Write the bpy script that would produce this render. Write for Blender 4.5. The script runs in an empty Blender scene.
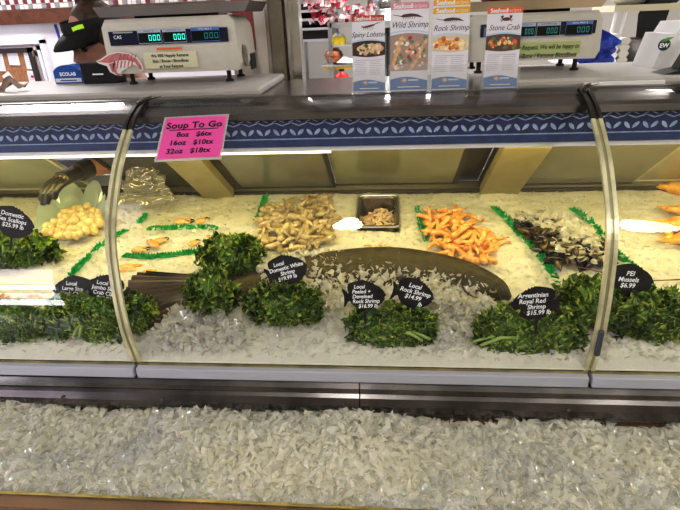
import bpy, math, random
import numpy as np
from mathutils import Vector, Matrix, noise
random.seed(7); rng = np.random.default_rng(7)
SC = bpy.context.scene
COL = SC.collection
PI = math.pi
V = Vector

# ------------------------------------------------------------------ camera
FPX, EYE = 515.0, 1.55
PITCH, YAW, ROLL = math.radians(25.0), math.radians(5.758), math.radians(-2.471)
Fw = V((-math.sin(YAW)*math.cos(PITCH), math.cos(YAW)*math.cos(PITCH), -math.sin(PITCH)))
R0 = V((math.cos(YAW), math.sin(YAW), 0)); U0 = R0.cross(Fw)
Rt = R0*math.cos(ROLL)+U0*math.sin(ROLL); Up = U0*math.cos(ROLL)-R0*math.sin(ROLL)
O = V((0, 0, EYE))
cam_d = bpy.data.cameras.new('camera'); cam = bpy.data.objects.new('camera', cam_d); COL.objects.link(cam)
m = Matrix((Rt, Up, -Fw)).transposed().to_4x4(); m.translation = O
cam.matrix_world = m
cam_d.sensor_width = 36; cam_d.lens = FPX/680*36; cam_d.clip_start = .02
SC.camera = cam
def ray(px, py): return Fw + Rt*((px-340)/FPX) - Up*((py-255)/FPX)
def aY(px, py, Y): d = ray(px, py); return O+d*(Y/d.y)
def aZ(px, py, z): d = ray(px, py); return O+d*((z-EYE)/d.z)

# ice bed height in the case
BY = [1.085, 1.12, 1.20, 1.87, 2.2]; BZ = [.725, .765, .815, .945, 1.0]
def hbed(y): return float(np.interp(y, BY, BZ))
def bed(px, py, h=0.0):
    d = ray(px, py); t = .8/d.y
    while t < 3:
        p = O+d*t
        if p.z <= hbed(p.y)+h: return p
        t += .001
    return O+d*t
def rear(px, py):          # slanted rear plane of the case
    d = ray(px, py); n = V((0, .245, .32)).normalized(); q = V((0, 1.87, .945))
    return O+d*((q-O).dot(n)/d.dot(n))

# ------------------------------------------------------------------ materials
MATS = {}
def mat(name, col, rough=.5, metal=0, spec=.5, var=0, vscale=30, bump=0, bscale=60, emit=0, trans=0, coat=0, sub=0, col2=None, dist=0.0):
    if name in MATS: return MATS[name]
    mt = bpy.data.materials.new(name); mt.use_nodes = True
    nt = mt.node_tree; b = nt.nodes['Principled BSDF']
    c4 = (*col, 1)
    b.inputs['Base Color'].default_value = c4
    b.inputs['Roughness'].default_value = rough; b.inputs['Metallic'].default_value = metal
    b.inputs['Specular IOR Level'].default_value = spec
    b.inputs['Transmission Weight'].default_value = trans
    b.inputs['Coat Weight'].default_value = coat
    if sub:
        b.inputs['Subsurface Weight'].default_value = sub; b.inputs['Subsurface Radius'].default_value = (.02, .015, .01); b.inputs['Subsurface Scale'].default_value = .5
    if emit:
        b.inputs['Emission Color'].default_value = c4; b.inputs['Emission Strength'].default_value = emit
    tc = nt.nodes.new('ShaderNodeTexCoord')
    if var or col2:
        n = nt.nodes.new('ShaderNodeTexNoise'); n.inputs['Scale'].default_value = vscale; n.inputs['Detail'].default_value = 4; n.inputs['Distortion'].default_value = dist
        nt.links.new(tc.outputs['Object'], n.inputs['Vector'])
        r = nt.nodes.new('ShaderNodeValToRGB')
        if col2: a, z = col, col2
        else: a, z = [c*(1-var) for c in col], [min(1, c*(1+var)) for c in col]
        r.color_ramp.elements[0].position = .35; r.color_ramp.elements[1].position = .65
        r.color_ramp.elements[0].color = (*a, 1); r.color_ramp.elements[1].color = (*z, 1)
        nt.links.new(n.outputs['Fac'], r.inputs['Fac']); nt.links.new(r.outputs['Color'], b.inputs['Base Color'])
        if emit: nt.links.new(r.outputs['Color'], b.inputs['Emission Color'])
    if bump:
        n2 = nt.nodes.new('ShaderNodeTexNoise'); n2.inputs['Scale'].default_value = bscale; n2.inputs['Detail'].default_value = 5
        nt.links.new(tc.outputs['Object'], n2.inputs['Vector'])
        bp = nt.nodes.new('ShaderNodeBump'); bp.inputs['Strength'].default_value = bump; bp.inputs['Distance'].default_value = .01
        nt.links.new(n2.outputs['Fac'], bp.inputs['Height']); nt.links.new(bp.outputs['Normal'], b.inputs['Normal'])
    MATS[name] = mt
    return mt
def sheet(name, col, transp, gloss=.1, rough=.05, diff=1.0, transl=0.0, facing=False):
    """thin sheet: transparent + diffuse/translucent + glossy"""
    if name in MATS: return MATS[name]
    mt = bpy.data.materials.new(name); mt.use_nodes = True; nt = mt.node_tree; nt.nodes.clear()
    N = nt.nodes.new; L = nt.links.new
    out = N('ShaderNodeOutputMaterial'); tr = N('ShaderNodeBsdfTransparent')
    df = N('ShaderNodeBsdfDiffuse'); df.inputs['Color'].default_value = (*col, 1)
    tl = N('ShaderNodeBsdfTranslucent'); tl.inputs['Color'].default_value = (*col, 1)
    m1 = N('ShaderNodeMixShader'); m1.inputs[0].default_value = transl; L(df.outputs[0], m1.inputs[1]); L(tl.outputs[0], m1.inputs[2])
    m2 = N('ShaderNodeMixShader'); m2.inputs[0].default_value = transp; L(m1.outputs[0], m2.inputs[1]); L(tr.outputs[0], m2.inputs[2])
    gl = N('ShaderNodeBsdfGlossy'); gl.inputs['Roughness'].default_value = rough
    m3 = N('ShaderNodeMixShader'); L(m2.outputs[0], m3.inputs[1]); L(gl.outputs[0], m3.inputs[2])
    if facing:
        lw = N('ShaderNodeLayerWeight'); lw.inputs['Blend'].default_value = .5
        pw = N('ShaderNodeMath'); pw.operation = 'POWER'; L(lw.outputs['Facing'], pw.inputs[0]); pw.inputs[1].default_value = 5.0
        ml = N('ShaderNodeMath'); ml.operation = 'MULTIPLY_ADD'; L(pw.outputs[0], ml.inputs[0]); ml.inputs[1].default_value = .85; ml.inputs[2].default_value = .045
        L(ml.outputs[0], m3.inputs[0])
    else: m3.inputs[0].default_value = gloss
    L(m3.outputs[0], out.inputs['Surface'])
    MATS[name] = mt; return mt
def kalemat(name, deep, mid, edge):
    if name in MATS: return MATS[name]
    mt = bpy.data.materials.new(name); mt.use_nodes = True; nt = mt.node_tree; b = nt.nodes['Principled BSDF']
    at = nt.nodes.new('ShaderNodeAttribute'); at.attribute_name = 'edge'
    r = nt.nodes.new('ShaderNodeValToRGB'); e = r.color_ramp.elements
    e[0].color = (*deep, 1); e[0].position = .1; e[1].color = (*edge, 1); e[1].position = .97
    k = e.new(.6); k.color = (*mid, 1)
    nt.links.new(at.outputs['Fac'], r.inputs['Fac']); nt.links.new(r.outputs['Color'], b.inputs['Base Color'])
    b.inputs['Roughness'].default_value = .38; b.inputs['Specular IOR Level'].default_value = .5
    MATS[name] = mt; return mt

# ------------------------------------------------------------------ mesh builder
class MB:
    def __init__(s): s.v = []; s.f = []; s.m = []
    def add(s, vs, fs, mi=0, M=None):
        o = len(s.v)
        for p in vs: s.v.append(tuple(M @ V(p)) if M is not None else tuple(p))
        for f in fs: s.f.append(tuple(o+i for i in f)); s.m.append(mi)
        return s
    def box(s, a, b, mi=0, M=None, bev=0):
        x0, y0, z0 = [min(p, q) for p, q in zip(a, b)]; x1, y1, z1 = [max(p, q) for p, q in zip(a, b)]
        if bev <= 0:
            vs = [(x0,y0,z0),(x1,y0,z0),(x1,y1,z0),(x0,y1,z0),(x0,y0,z1),(x1,y0,z1),(x1,y1,z1),(x0,y1,z1)]
            fs = [(3,2,1,0),(4,5,6,7),(0,1,5,4),(1,2,6,5),(2,3,7,6),(3,0,4,7)]
            return s.add(vs, fs, mi, M)
        e = min(bev, (x1-x0)*.45, (y1-y0)*.45, (z1-z0)*.45)
        rings = []
        def ring(i, z): return [(x0+i+e*0, y0+i+e,z),(x0+i+e,y0+i,z),(x1-i-e,y0+i,z),(x1-i,y0+i+e,z),(x1-i,y1-i-e,z),(x1-i-e,y1-i,z),(x0+i+e,y1-i,z),(x0+i,y1-i-e,z)]
        for i, z in ((e*.6, z0), (0, z0+e), (0, z1-e), (e*.6, z1)): rings += ring(i, z)
        fs = [tuple(range(7, -1, -1)), tuple(range(24, 32))]
        for k in range(3):
            for j in range(8): fs.append((k*8+j, k*8+(j+1) % 8, k*8+8+(j+1) % 8, k*8+8+j))
        return s.add(rings, fs, mi, M)
    def prism(s, pts, a, b, axis='x', mi=0, M=None, close=True, caps=True):
        """extrude a 2d outline; axis x: pts are (y,z); axis y: (x,z); axis z: (x,y)"""
        def P(u, w, t): return (t,u,w) if axis == 'x' else ((u,t,w) if axis == 'y' else (u,w,t))
        n = len(pts)
        vs = [P(u,w,a) for u,w in pts]+[P(u,w,b) for u,w in pts]
        fs = [(i,(i+1)%n,n+(i+1)%n,n+i) for i in range(n if close else n-1)]
        if caps and close: fs += [tuple(range(n-1,-1,-1)), tuple(range(n,2*n))]
        return s.add(vs, fs, mi, M)
    def tube(s, path, rad, seg=8, mi=0, M=None, flat=1.0, cap=True):
        path = [V(p) for p in path]; n = len(path)
        rad = rad if hasattr(rad, '__len__') else [rad]*n
        vs = []; fs = []; up = V((0,0,1))
        for i, p in enumerate(path):
            t = (path[min(i+1,n-1)]-path[max(i-1,0)]).normalized()
            if abs(t.dot(up)) > .95: up = V((0,1,0)) if abs(t.y) < .9 else V((1,0,0))
            a = t.cross(up).normalized(); b = a.cross(t).normalized(); up = b
            for k in range(seg):
                th = 2*PI*k/seg; vs.append(tuple(p+a*math.cos(th)*rad[i]+b*math.sin(th)*rad[i]*flat))
        for i in range(n-1):
            for k in range(seg): fs.append((i*seg+k, i*seg+(k+1)%seg, (i+1)*seg+(k+1)%seg, (i+1)*seg+k))
        if cap: fs += [tuple(range(seg-1,-1,-1)), tuple(range((n-1)*seg, n*seg))]
        return s.add(vs, fs, mi, M)
    def lathe(s, prof, c=(0,0,0), seg=24, mi=0, M=None, sx=1, sy=1):
        vs = []; fs = []; n = len(prof)
        for r, z in prof:
            for k in range(seg):
                t = 2*PI*k/seg; vs.append((c[0]+r*math.cos(t)*sx, c[1]+r*math.sin(t)*sy, c[2]+z))
        for i in range(n-1):
            for k in range(seg): fs.append((i*seg+k, i*seg+(k+1)%seg, (i+1)*seg+(k+1)%seg, (i+1)*seg+k))
        return s.add(vs, fs, mi, M)
    def ball(s, c, r, seg=12, rings=8, mi=0, M=None):
        r = r if hasattr(r, '__len__') else (r,r,r)
        vs = []; fs = []
        for i in range(rings+1):
            ph = PI*i/rings
            for k in range(seg):
                t = 2*PI*k/seg; vs.append((c[0]+r[0]*math.sin(ph)*math.cos(t), c[1]+r[1]*math.sin(ph)*math.sin(t), c[2]+r[2]*math.cos(ph)))
        for i in range(rings):
            for k in range(seg): fs.append((i*seg+k, (i+1)*seg+k, (i+1)*seg+(k+1)%seg, i*seg+(k+1)%seg))
        return s.add(vs, fs, mi, M)
    def flat(s, pts, y=0.0, mi=0, M=None):
        """flat outline in the local XZ plane facing -Y"""
        return s.add([(x, y, z) for x, z in pts], [tuple(range(len(pts)))], mi, M)
    def build(s, name, mats, parent=None, smooth=False, loc=None, rot=None):
        me = bpy.data.meshes.new(name); me.from_pydata(s.v, [], s.f)
        mats = mats if isinstance(mats, (list, tuple)) else [mats]
        for q in mats: me.materials.append(q)
        if len(mats) > 1: me.polygons.foreach_set('material_index', s.m)
        if smooth: me.polygons.foreach_set('use_smooth', [True]*len(s.f))
        me.update()
        o = bpy.data.objects.new(name, me); COL.objects.link(o)
        if parent: o.parent = parent
        if loc is not None: o.location = loc
        if rot is not None: o.rotation_euler = rot
        return o
def nm(verts, faces, name, mats, parent=None, smooth=False, midx=None):
    """numpy triangles/quads -> object"""
    me = bpy.data.meshes.new(name); nv = len(verts); nf, k = faces.shape
    me.vertices.add(nv); me.vertices.foreach_set('co', np.asarray(verts, np.float32).ravel())
    me.loops.add(nf*k); me.loops.foreach_set('vertex_index', faces.astype(np.int32).ravel())
    me.polygons.add(nf); me.polygons.foreach_set('loop_start', np.arange(0, nf*k, k, dtype=np.int32))
    if smooth: me.polygons.foreach_set('use_smooth', [True]*nf)
    mats = mats if isinstance(mats, (list, tuple)) else [mats]
    for q in mats: me.materials.append(q)
    if midx is not None: me.polygons.foreach_set('material_index', np.asarray(midx, np.int32))
    me.update(); me.validate()
    o = bpy.data.objects.new(name, me); COL.objects.link(o)
    if parent: o.parent = parent
    return o
def tag(o, label=None, cat=None, group=None, kind=None):
    if label: o['label'] = label
    if cat: o['category'] = cat
    if group: o['group'] = group
    if kind: o['kind'] = kind
    return o
def thing(name, label, cat, loc=(0,0,0), rot=(0,0,0), group=None):
    o = bpy.data.objects.new(name, None); COL.objects.link(o); o.empty_display_size = .05
    o.location = loc; o.rotation_euler = rot
    return tag(o, label, cat, group)
def struct(mb, name, mats, smooth=False, label=None):
    o = mb.build(name, mats, smooth=smooth); o['kind'] = 'structure'; return o
def copy_tree(o, parent=None):
    c = o.copy(); COL.objects.link(c)
    if parent: c.parent = parent
    for ch in list(o.children): copy_tree(ch, c)
    return c
def text(body, size, mt, parent, loc=(0,0,0), rot=(PI/2,0,0), shear=0, bold=0, align='CENTER', name='lettering', sx=1.0, spacing=1.0, line=1.0):
    cu = bpy.data.curves.new('t', 'FONT'); cu.body = body; cu.size = size; cu.shear = shear; cu.offset = bold
    cu.align_x = align; cu.align_y = 'CENTER'; cu.space_character = spacing; cu.space_line = line; cu.resolution_u = 3
    t = bpy.data.objects.new('t', cu); COL.objects.link(t)
    dg = bpy.context.evaluated_depsgraph_get(); me = bpy.data.meshes.new_from_object(t.evaluated_get(dg))
    bpy.data.objects.remove(t); bpy.data.curves.remove(cu)
    me.materials.clear(); me.materials.append(mt); me.name = name
    o = bpy.data.objects.new(name, me); COL.objects.link(o); o.parent = parent
    o.location = loc; o.rotation_euler = rot; o.scale = (sx, 1, 1)
    return o
def arc(cx, cy, rx, ry, a0, a1, n=10): return [(cx+rx*math.cos(a0+(a1-a0)*i/n), cy+ry*math.sin(a0+(a1-a0)*i/n)) for i in range(n+1)]
def rrect(x0, z0, x1, z1, r, n=4):
    return arc(x1-r,z0+r,r,r,-PI/2,0,n)+arc(x1-r,z1-r,r,r,0,PI/2,n)+arc(x0+r,z1-r,r,r,PI/2,PI,n)+arc(x0+r,z0+r,r,r,PI,1.5*PI,n)

# ------------------------------------------------------------------ ice flakes
def flakes(name, P, size, mats, parent=None, tilt=1.0, cup=.35, asp=(.35,.9), pick=None):
    P = np.asarray(P); n = len(P); K = 6
    r = size*(.5+rng.random(n)*.9)
    ang = np.linspace(0, 2*PI, K, endpoint=False)[None]+rng.random((n,1))*6.28
    rad = r[:,None]*(.65+.7*rng.random((n,K)))*.5
    a = asp[0]+rng.random((n,1))*(asp[1]-asp[0])
    x = np.cos(ang)*rad; y = np.sin(ang)*rad*a
    z = -cup*(x**2)/(r[:,None]*.5)+rng.normal(0,.05,(n,K))*r[:,None]
    loc = np.zeros((n,K+1,3)); loc[:,:K,0]=x; loc[:,:K,1]=y; loc[:,:K,2]=z; loc[:,K,2]=cup*r*.08
    # random rotations, tilt limits how far from flat
    yaw = rng.random(n)*6.283; pit = rng.normal(0,.75*tilt,n); rol = rng.normal(0,.75*tilt,n)
    cy,sy,cp,sp,cr,sr = np.cos(yaw),np.sin(yaw),np.cos(pit),np.sin(pit),np.cos(rol),np.sin(rol)
    Rm = np.stack([np.stack([cy*cp, cy*sp*sr-sy*cr, cy*sp*cr+sy*sr],-1), np.stack([sy*cp, sy*sp*sr+cy*cr, sy*sp*cr-cy*sr],-1), np.stack([-sp, cp*sr, cp*cr],-1)],-2)
    W = np.einsum('nij,nkj->nki', Rm, loc)+P[:,None,:]
    idx = np.arange(n)[:,None]*(K+1)
    tri = np.stack([np.stack([np.full(n,k),np.full(n,(k+1)%K),np.full(n,K)],-1) for k in range(K)],1)+idx[:,:,None]
    tri = tri.reshape(-1,3)
    mi = None
    if isinstance(mats,(list,tuple)) and len(mats) > 1: mi = np.repeat(rng.integers(0,len(mats),n) if pick is None else np.array(pick),K)
    return nm(W.reshape(-1,3), tri, name, mats, parent, midx=mi)
# ------------------------------------------------------------------ common materials
steel = mat('brushed steel', (.46,.45,.45), .28, 1, var=.12, vscale=25)
steel_dk = mat('dark steel', (.20,.185,.18), .30, 1, var=.25, vscale=12)
steel_lt = mat('light steel', (.66,.66,.68), .3, 1)
black = mat('black plastic', (.012,.012,.013), .4)
blackm = mat('matt black', (.008,.008,.009), .7)
white_pl = mat('white plastic', (.78,.78,.80), .35)
white_wall = mat('white wall', (.74,.72,.78), .6, var=.03, vscale=3)
beige_panel = mat('beige panel', (.36,.32,.17), .5, var=.10, vscale=8, dist=1)
beige = mat('beige plastic', (.55,.52,.47), .45, var=.03)
ink = mat('black ink', (.01,.01,.01), .7)
chalk = mat('white chalk', (.85,.87,.90), .8, emit=.12)
paper = mat('white paper', (.80,.79,.84), .6)
navy_ink = mat('navy ink', (.03,.06,.22), .6)
# ------------------------------------------------------------------ the room
wood_trim = mat('brown wood trim', (.10,.035,.018), .45, var=.35, vscale=9, dist=2)
floor_m = mat('grey floor', (.20,.18,.17), .5, var=.2, vscale=2)
XL, XR, YB, YF, ZC = -6.2, 5.6, 6.0, -3.2, 2.95
struct(MB().box((XL,YF,-.1),(XR,YB,0)), 'floor', floor_m)
struct(MB().box((XL,YF,ZC),(XR,YB,ZC+.1)), 'ceiling', mat('ceiling', (.62,.62,.60), .8))
struct(MB().box((XL-.1,YF,0),(XL,YB,ZC)), 'wall_left', white_wall)
struct(MB().box((XR,YF,0),(XR+.1,YB,ZC)), 'wall_right', mat('kitchen wall', (.58,.54,.46), .6))
struct(MB().box((XL,YF-.1,0),(XR,YF,ZC)), 'wall_front', mat('shop wall', (.42,.38,.33), .7))
struct(MB().box((XL,YB,0),(XR,YB+.1,ZC)), 'wall_back', mat('back wall', (.60,.58,.56), .6, var=.04, vscale=2))
# nearer white wall on the left, with wood rail and mosaic band
WY = 4.2
xa, xb = XL, aY(262,40,WY).x
struct(MB().box((xa,WY,0),(xb,WY+.12,ZC)), 'wall_side', white_wall)
zt0, zt1 = aY(30,24,WY).z, aY(40,9,WY).z
struct(MB().box((xa,WY-.04,zt0),(xb,WY+.02,zt1-.004)), 'trim_1', wood_trim)
# mosaic of small square tiles
tile_m = [mat('white tile', (.66,.62,.60), .3), mat('maroon tile', (.16,.03,.035), .3), mat('grey tile', (.25,.24,.26), .3), mat('grout', (.45,.42,.40), .8)]
mo = MB().box((xa,WY-.012,zt1),(xb,WY+.02,ZC), 3)
ts = .036
x = xa; i = 0
while x < xb-ts:
    for j in range(7):
        r = ((i*5+j*3) % 7); k = 0
        if j == 1: k = 1 if i % 2 else 0
        elif j in (0, 2): k = 2 if (i+j) % 3 == 0 else (1 if random.random() < .15 else 0)
        elif j > 2: k = (1 if (i+j) % 2 else 0) if j == 4 else (2 if random.random() < .2 else 0)
        mo.box((x+.003,WY-.018,zt1+.004+j*ts),(x+ts-.003,WY-.011,zt1+.004+(j+1)*ts-.006), k)
    x += ts; i += 1
struct(mo, 'trim_2', tile_m)
# window-like white moulding round the notice board
c0, c1 = aY(0,55,WY), aY(44,34,WY)
f = MB(); bx0, bx1 = c0.x-.5, c1.x
bz0, bz1 = 1.0, aY(30,40,WY).z
for q in range(3):
    d = q*.045; h = WY-.05+q*.014
    f.box((bx0,h,bz0),(bx0+.03,WY+.01,bz1-d)).box((bx1-d-.028,h,bz0),(bx1-d,WY+.01,bz1-d)).box((bx0,h,bz1-d-.028),(bx1-d,WY+.01,bz1-d))
struct(f, 'trim_3', mat('white moulding', (.80,.79,.86), .4))
# pale partition and steel posts behind the counter
PY = 1.98
p0, p1 = aY(236,40,PY).x, aY(272,60,PY).x
struct(MB().box((p0-.02,PY,0),(p1,PY+.08,ZC)).box((p1-.05,PY-.012,0),(p1-.01,PY,ZC)), 'wall_partition', mat('cream partition', (.66,.60,.57), .5, var=.05, vscale=5))
s0, s1, s2 = aY(273,60,PY).x, aY(287,60,PY).x, aY(301,60,PY).x
struct(MB().box((s0,PY-.03,0),(s1,PY+.08,ZC), bev=.008), 'trim_4', mat('post steel', (.40,.36,.30), .3, 1, var=.3, vscale=6))
struct(MB().box((s1+.004,PY-.02,0),(s1+.019,PY+.08,ZC), bev=.006).box((s1+.019,PY+.01,0),(s2,PY+.08,ZC),0), 'trim_5', mat('post steel bright', (.62,.60,.56), .22, 1, var=.2, vscale=6))

# ------------------------------------------------------------------ display case
X0, X1, XSL, XSR = -1.85, 1.678, -.674, .502
case = thing('display_case', 'long refrigerated seafood display case with curved glass front and blue leaf valance', 'display case', (0,1.45,0))
def cpart(mb, name, mats, smooth=False, label=None):
    o = mb.build(name, mats, case, smooth, loc=(0,-1.45,0))
    if label: o['label'] = label
    return o
G0 = [(1.090,.722),(1.083,.76),(1.075,.81),(1.073,.86),(1.078,.93),(1.086,.985),(1.096,1.038),(1.118,1.098),(1.152,1.150),(1.205,1.215),(1.250,1.255),(1.296,1.290),(1.335,1.317),(1.365,1.332),(1.40,1.344),(1.43,1.351)]
def smooth_prof(P, n=4):
    out = []
    for i in range(len(P)-1):
        p0, p1, p2, p3 = P[max(i-1,0)], P[i], P[i+1], P[min(i+2,len(P)-1)]
        for k in range(n):
            t = k/n
            out.append(tuple(.5*((2*p1[j])+(-p0[j]+p2[j])*t+(2*p0[j]-5*p1[j]+4*p2[j]-p3[j])*t*t+(-p0[j]+3*p1[j]-3*p2[j]+p3[j])*t**3) for j in (0,1)))
    return out+[P[-1]]
G = smooth_prof(G0)
glass = sheet('case glass', (.8,.9,.85), 1.0, facing=True, rough=.0)
edge_m = mat('polished glass edge', (.74,.71,.48), .28, .4, var=.25, vscale=14)
hook_m = mat('dark edge trim', (.10,.095,.09), .3, .9)
def along(prof, x0, x1, off0=-.004, off1=.004):
    """a strip with thickness swept along the glass profile"""
    mb = MB(); n = len(prof); ring = []
    for i,(y,z) in enumerate(prof):
        a, b = prof[max(i-1,0)], prof[min(i+1,n-1)]
        t = V((0,b[0]-a[0],b[1]-a[1])).normalized(); nn = V((0,-t.z,t.y))   # outward
        for (xx,o) in ((x0,off1),(x1,off1),(x1,off0),(x0,off0)): ring.append((xx, y+nn.y*o, z+nn.z*o))
    fs = [(0,1,2,3), (4*n-1,4*n-2,4*n-3,4*n-4)]
    for i in range(n-1):
        for k in range(4): fs.append((i*4+k, i*4+4+k, i*4+4+(k+1)%4, i*4+(k+1)%4))
    return mb.add(ring, fs)
for a, b in ((X0+.012,XSL-.013),(XSL+.013,XSR-.013),(XSR+.013,X1-.012)):
    g = MB().add([(a,y,z) for y,z in G]+[(b,y,z) for y,z in G], [(i,i+1,len(G)+i+1,len(G)+i) for i in range(len(G)-1)])
    cpart(g, 'glass_panel', glass, True)
for xs in (XSL, XSR):
    for sgn in (-1,1):
        e = along(G[:46], xs+sgn*.0085-.0045, xs+sgn*.0085+.0045)
        cpart(e, 'edge_strip', edge_m)
        e = along(G[45:], xs+sgn*.0085-.0045, xs+sgn*.0085+.0045, -.004, .006)
        cpart(e, 'edge_strip', hook_m, label='dark curved upper end of edge strip')
    cpart(along(G[:46], xs-.0042, xs+.0042, -.003, .001), 'seam_joint', mat('seam joint', (.42,.39,.24), .3, .4))
    cpart(along(G[45:], xs-.0042, xs+.0042, -.003, .002), 'seam_joint', hook_m)
    hk = MB().tube([(xs-.006,1.40,1.350),(xs+.004,1.425,1.357),(xs+.02,1.44,1.361),(xs+.045,1.447,1.363)], [.006,.006,.005,.002], 6)
    cpart(hk, 'hook', hook_m)
# small dark clip low on the right-hand seam
q = aY(604,343,1.066)
cpart(MB().box((XSR-.006,1.060,q.z-.035),(XSR+.006,1.070,q.z+.035), bev=.002), 'clip', mat('clip grey', (.06,.07,.09), .4))
# foot channel, white strips, steel bumper
gold = mat('brassy channel', (.42,.36,.19), .3, .9, var=.25, vscale=20)
for a, b in ((X0,XSL-.004),(XSL+.004,XSR-.004),(XSR+.004,X1)):
    cpart(MB().box((a,1.082,.716),(b,1.105,.7215)), 'glass_channel', gold)
    cpart(MB().box((a,1.066,.684),(b,1.10,.7155), bev=.003), 'front_strip', mat('white strip', (.46,.47,.55), .35))
bump_prof = [(1.10,.684),(1.078,.682),(1.062,.668),(1.060,.655),(1.066,.648),(1.058,.640),(1.050,.622),(1.052,.600),(1.062,.588),(1.072,.570),(1.10,.566)]
cpart(MB().prism(bump_prof, X0, aZ(360,395,.62).x), 'bumper', mat('bumper steel', (.165,.155,.16), .24, 1, var=.3, vscale=9, bump=.05, bscale=15))
cpart(MB().prism(bump_prof, aZ(360,395,.62).x+.003, X1), 'bumper', MATS['bumper steel'])
for px, py in ((62,398),(163,397),(345,390),(560,391)):
    c = aZ(px,py,.626); cpart(MB().ball((c.x,1.050,.626),(.005,.004,.005),8,6), 'screw', steel_dk)
# carcass
inner = mat('case liner', (.60,.60,.52), .45)
cpart(MB().box((X0,1.10,.02),(X1,1.95,.64)), 'base_cabinet', steel_dk)
cpart(MB().prism([(1.10,.64),(1.10,.715),(1.15,.72),(1.90,.87),(1.97,.99),(1.99,.99),(1.99,.64)], X0, X1), 'liner', inner)
for xx in (X0, X1-.012):
    cpart(MB().prism([(1.10,.64)]+[(y+.006,z) for y,z in G]+[(1.76,1.328),(1.62,1.16),(1.99,.99),(1.99,.64)], xx, xx+.012), 'side_panel', steel)
# deck and rail
rail = [(1.372,1.303),(1.374,1.320),(1.386,1.3285),(1.404,1.335),(1.43,1.343),(1.442,1.348),(1.452,1.353),(1.464,1.3545),(1.476,1.353),(1.480,1.349),(1.90,1.349),(1.90,1.329),(1.49,1.329),(1.46,1.300)]
cpart(MB().prism(rail, X0, X1), 'top_deck', mat('deck steel', (.20,.19,.185), .24, 1, var=.2, vscale=7))
# valance
VYc = 1.405
vz1, vz0 = aY(340,117,VYc).z, aY(340,146,VYc).z
vh = vz1-vz0
navy = mat('navy valance', (.018,.032,.12), .6, var=.3, vscale=40)
navy2 = mat('blue valance band', (.022,.045,.14), .6, var=.2, vscale=30)
vleaf = mat('pale blue leaf print', (.36,.46,.66), .6, var=.2, vscale=80)
va = MB().box((X0+.012,VYc,vz0),(X1-.012,VYc+.012,vz1),0)
va.box((X0+.012,VYc-.002,vz0),(X1-.012,VYc,vz0+vh*.24),1)
va.box((X0+.012,VYc-.003,vz0+vh*.27),(X1-.012,VYc,vz0+vh*.30),2)
def leafshape(cx, cz, L, W, ang):
    pts = [(-.5,0),(-.25,.38),(.1,.5),(.38,.3),(.5,0),(.3,-.32),(0,-.42),(-.3,-.25)]
    c, s = math.cos(ang), math.sin(ang)
    return [(cx+(u*L)*c-(w*W)*s, cz+(u*L)*s+(w*W)*c) for u,w in pts]
x = X0+.03; k = 0
while x < X1-.03:
    va.flat(leafshape(x, vz0+vh*.52, .024, .011, .75 if k % 2 else 2.3), VYc-.0022, 2)
    va.flat(leafshape(x+.008, vz0+vh*.80, .030, .004, .30 if k % 2 else -.35), VYc-.0022, 2)
    va.flat(leafshape(x-.004, vz0+vh*.90, .018, .003, -.35 if k % 2 else .35), VYc-.0022, 2)
    x += .021+.004*(k % 2); k += 1
cpart(va, 'valance', [navy, navy2, vleaf], label='navy valance printed with pale leaves')
cpart(MB().box((X0+.012,VYc-.004,vz1),(X1-.012,VYc+.03,vz1+.016)), 'valance_rail', mat('valance rail', (.30,.30,.31), .4, .6))
tz = vz0-.010
cpart(MB().box((X0+.02,VYc+.006,tz-.004),(X1-.02,VYc+.03,vz0+.004)), 'lamp_housing', white_pl)
tube_m = mat('lit tube', (1.0,.94,.70), .4, emit=3)
cpart(MB().tube([(X0+.06,VYc+.018,tz-.006),(aY(330,150,VYc).x,VYc+.018,tz-.006)], .007, 8), 'light_tube', tube_m)
# slanted rear: posts, sill, sliding doors
MR = Matrix(((1,0,0,0),(0,.608,-.794,1.87),(0,.794,.608,.945),(0,0,0,1)))
def rx(px,py): return rear(px,py).x
dk = mat('dark door frame', (.045,.042,.035), .4, .4)
pane_m = mat('frosted door', (.27,.28,.19), .18, 0, spec=.8, var=.12, vscale=5)
pane_g = mat('grey door', (.22,.22,.19), .2, 0, spec=.8, var=.12, vscale=4)
SU = .43
cpart(MB().box((X0+.012,-.005,-.12),(X1-.012,.02,-.004),0,MR), 'rear_liner', inner)
cpart(MB().box((X0+.012,-.02,-.004),(X1-.012,.02,.028),0,MR), 'door_sill', dk)
cpart(MB().box((X0+.012,-.01,.026),(X1-.012,.014,.036),0,MR), 'door_track', mat('track metal', (.16,.15,.12), .4, .7))
for a, b in ((212,241),(474,509)):
    yb = 197
    xa_, xb_ = rx(a,yb), rx(b,yb)
    cpart(MB().box((xa_,-.032,-.004),(xb_,.0,SU),0,MR), 'post', beige_panel)
    cpart(MB().box((xa_-.006,-.001,-.004),(xb_+.03 if a < 300 else xb_+.006,.018,SU),0,MR), 'post_frame', dk)
def door(a, b, m_, d=0, fr=(1,1), edge=None):
    xa_, xb_ = rx(a,195), rx(b,195)
    o = cpart(MB().box((xa_,d+.002,.03),(xb_,d+.007,SU),0,MR), 'sliding_door', m_)
    fb = MB(); w = .014
    if fr[0]: fb.box((xa_-w*.3,d-.002,.03),(xa_+w*.7,d+.010,SU),0,MR)
    if fr[1]: fb.box((xb_-w*.7,d-.002,.03),(xb_+w*.3,d+.010,SU),0,MR)
    fb.box((xa_,d-.002,.03),(xb_,d+.010,.043),0,MR)
    p = fb.build('door_frame', dk if edge is None else edge, o)
    return o
door(-260, 104, pane_m, .006, (1,1), mat('pale door edge', (.52,.52,.40), .4, .2))
door(142, 214, mat('gap shade panel', (.05,.048,.04), .3, spec=.6, var=.2, vscale=5), .010, (1,0))  # dark panel added over the open gap, its shade put into the colour
door(244, 337, pane_g, .0, (0,1))
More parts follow.
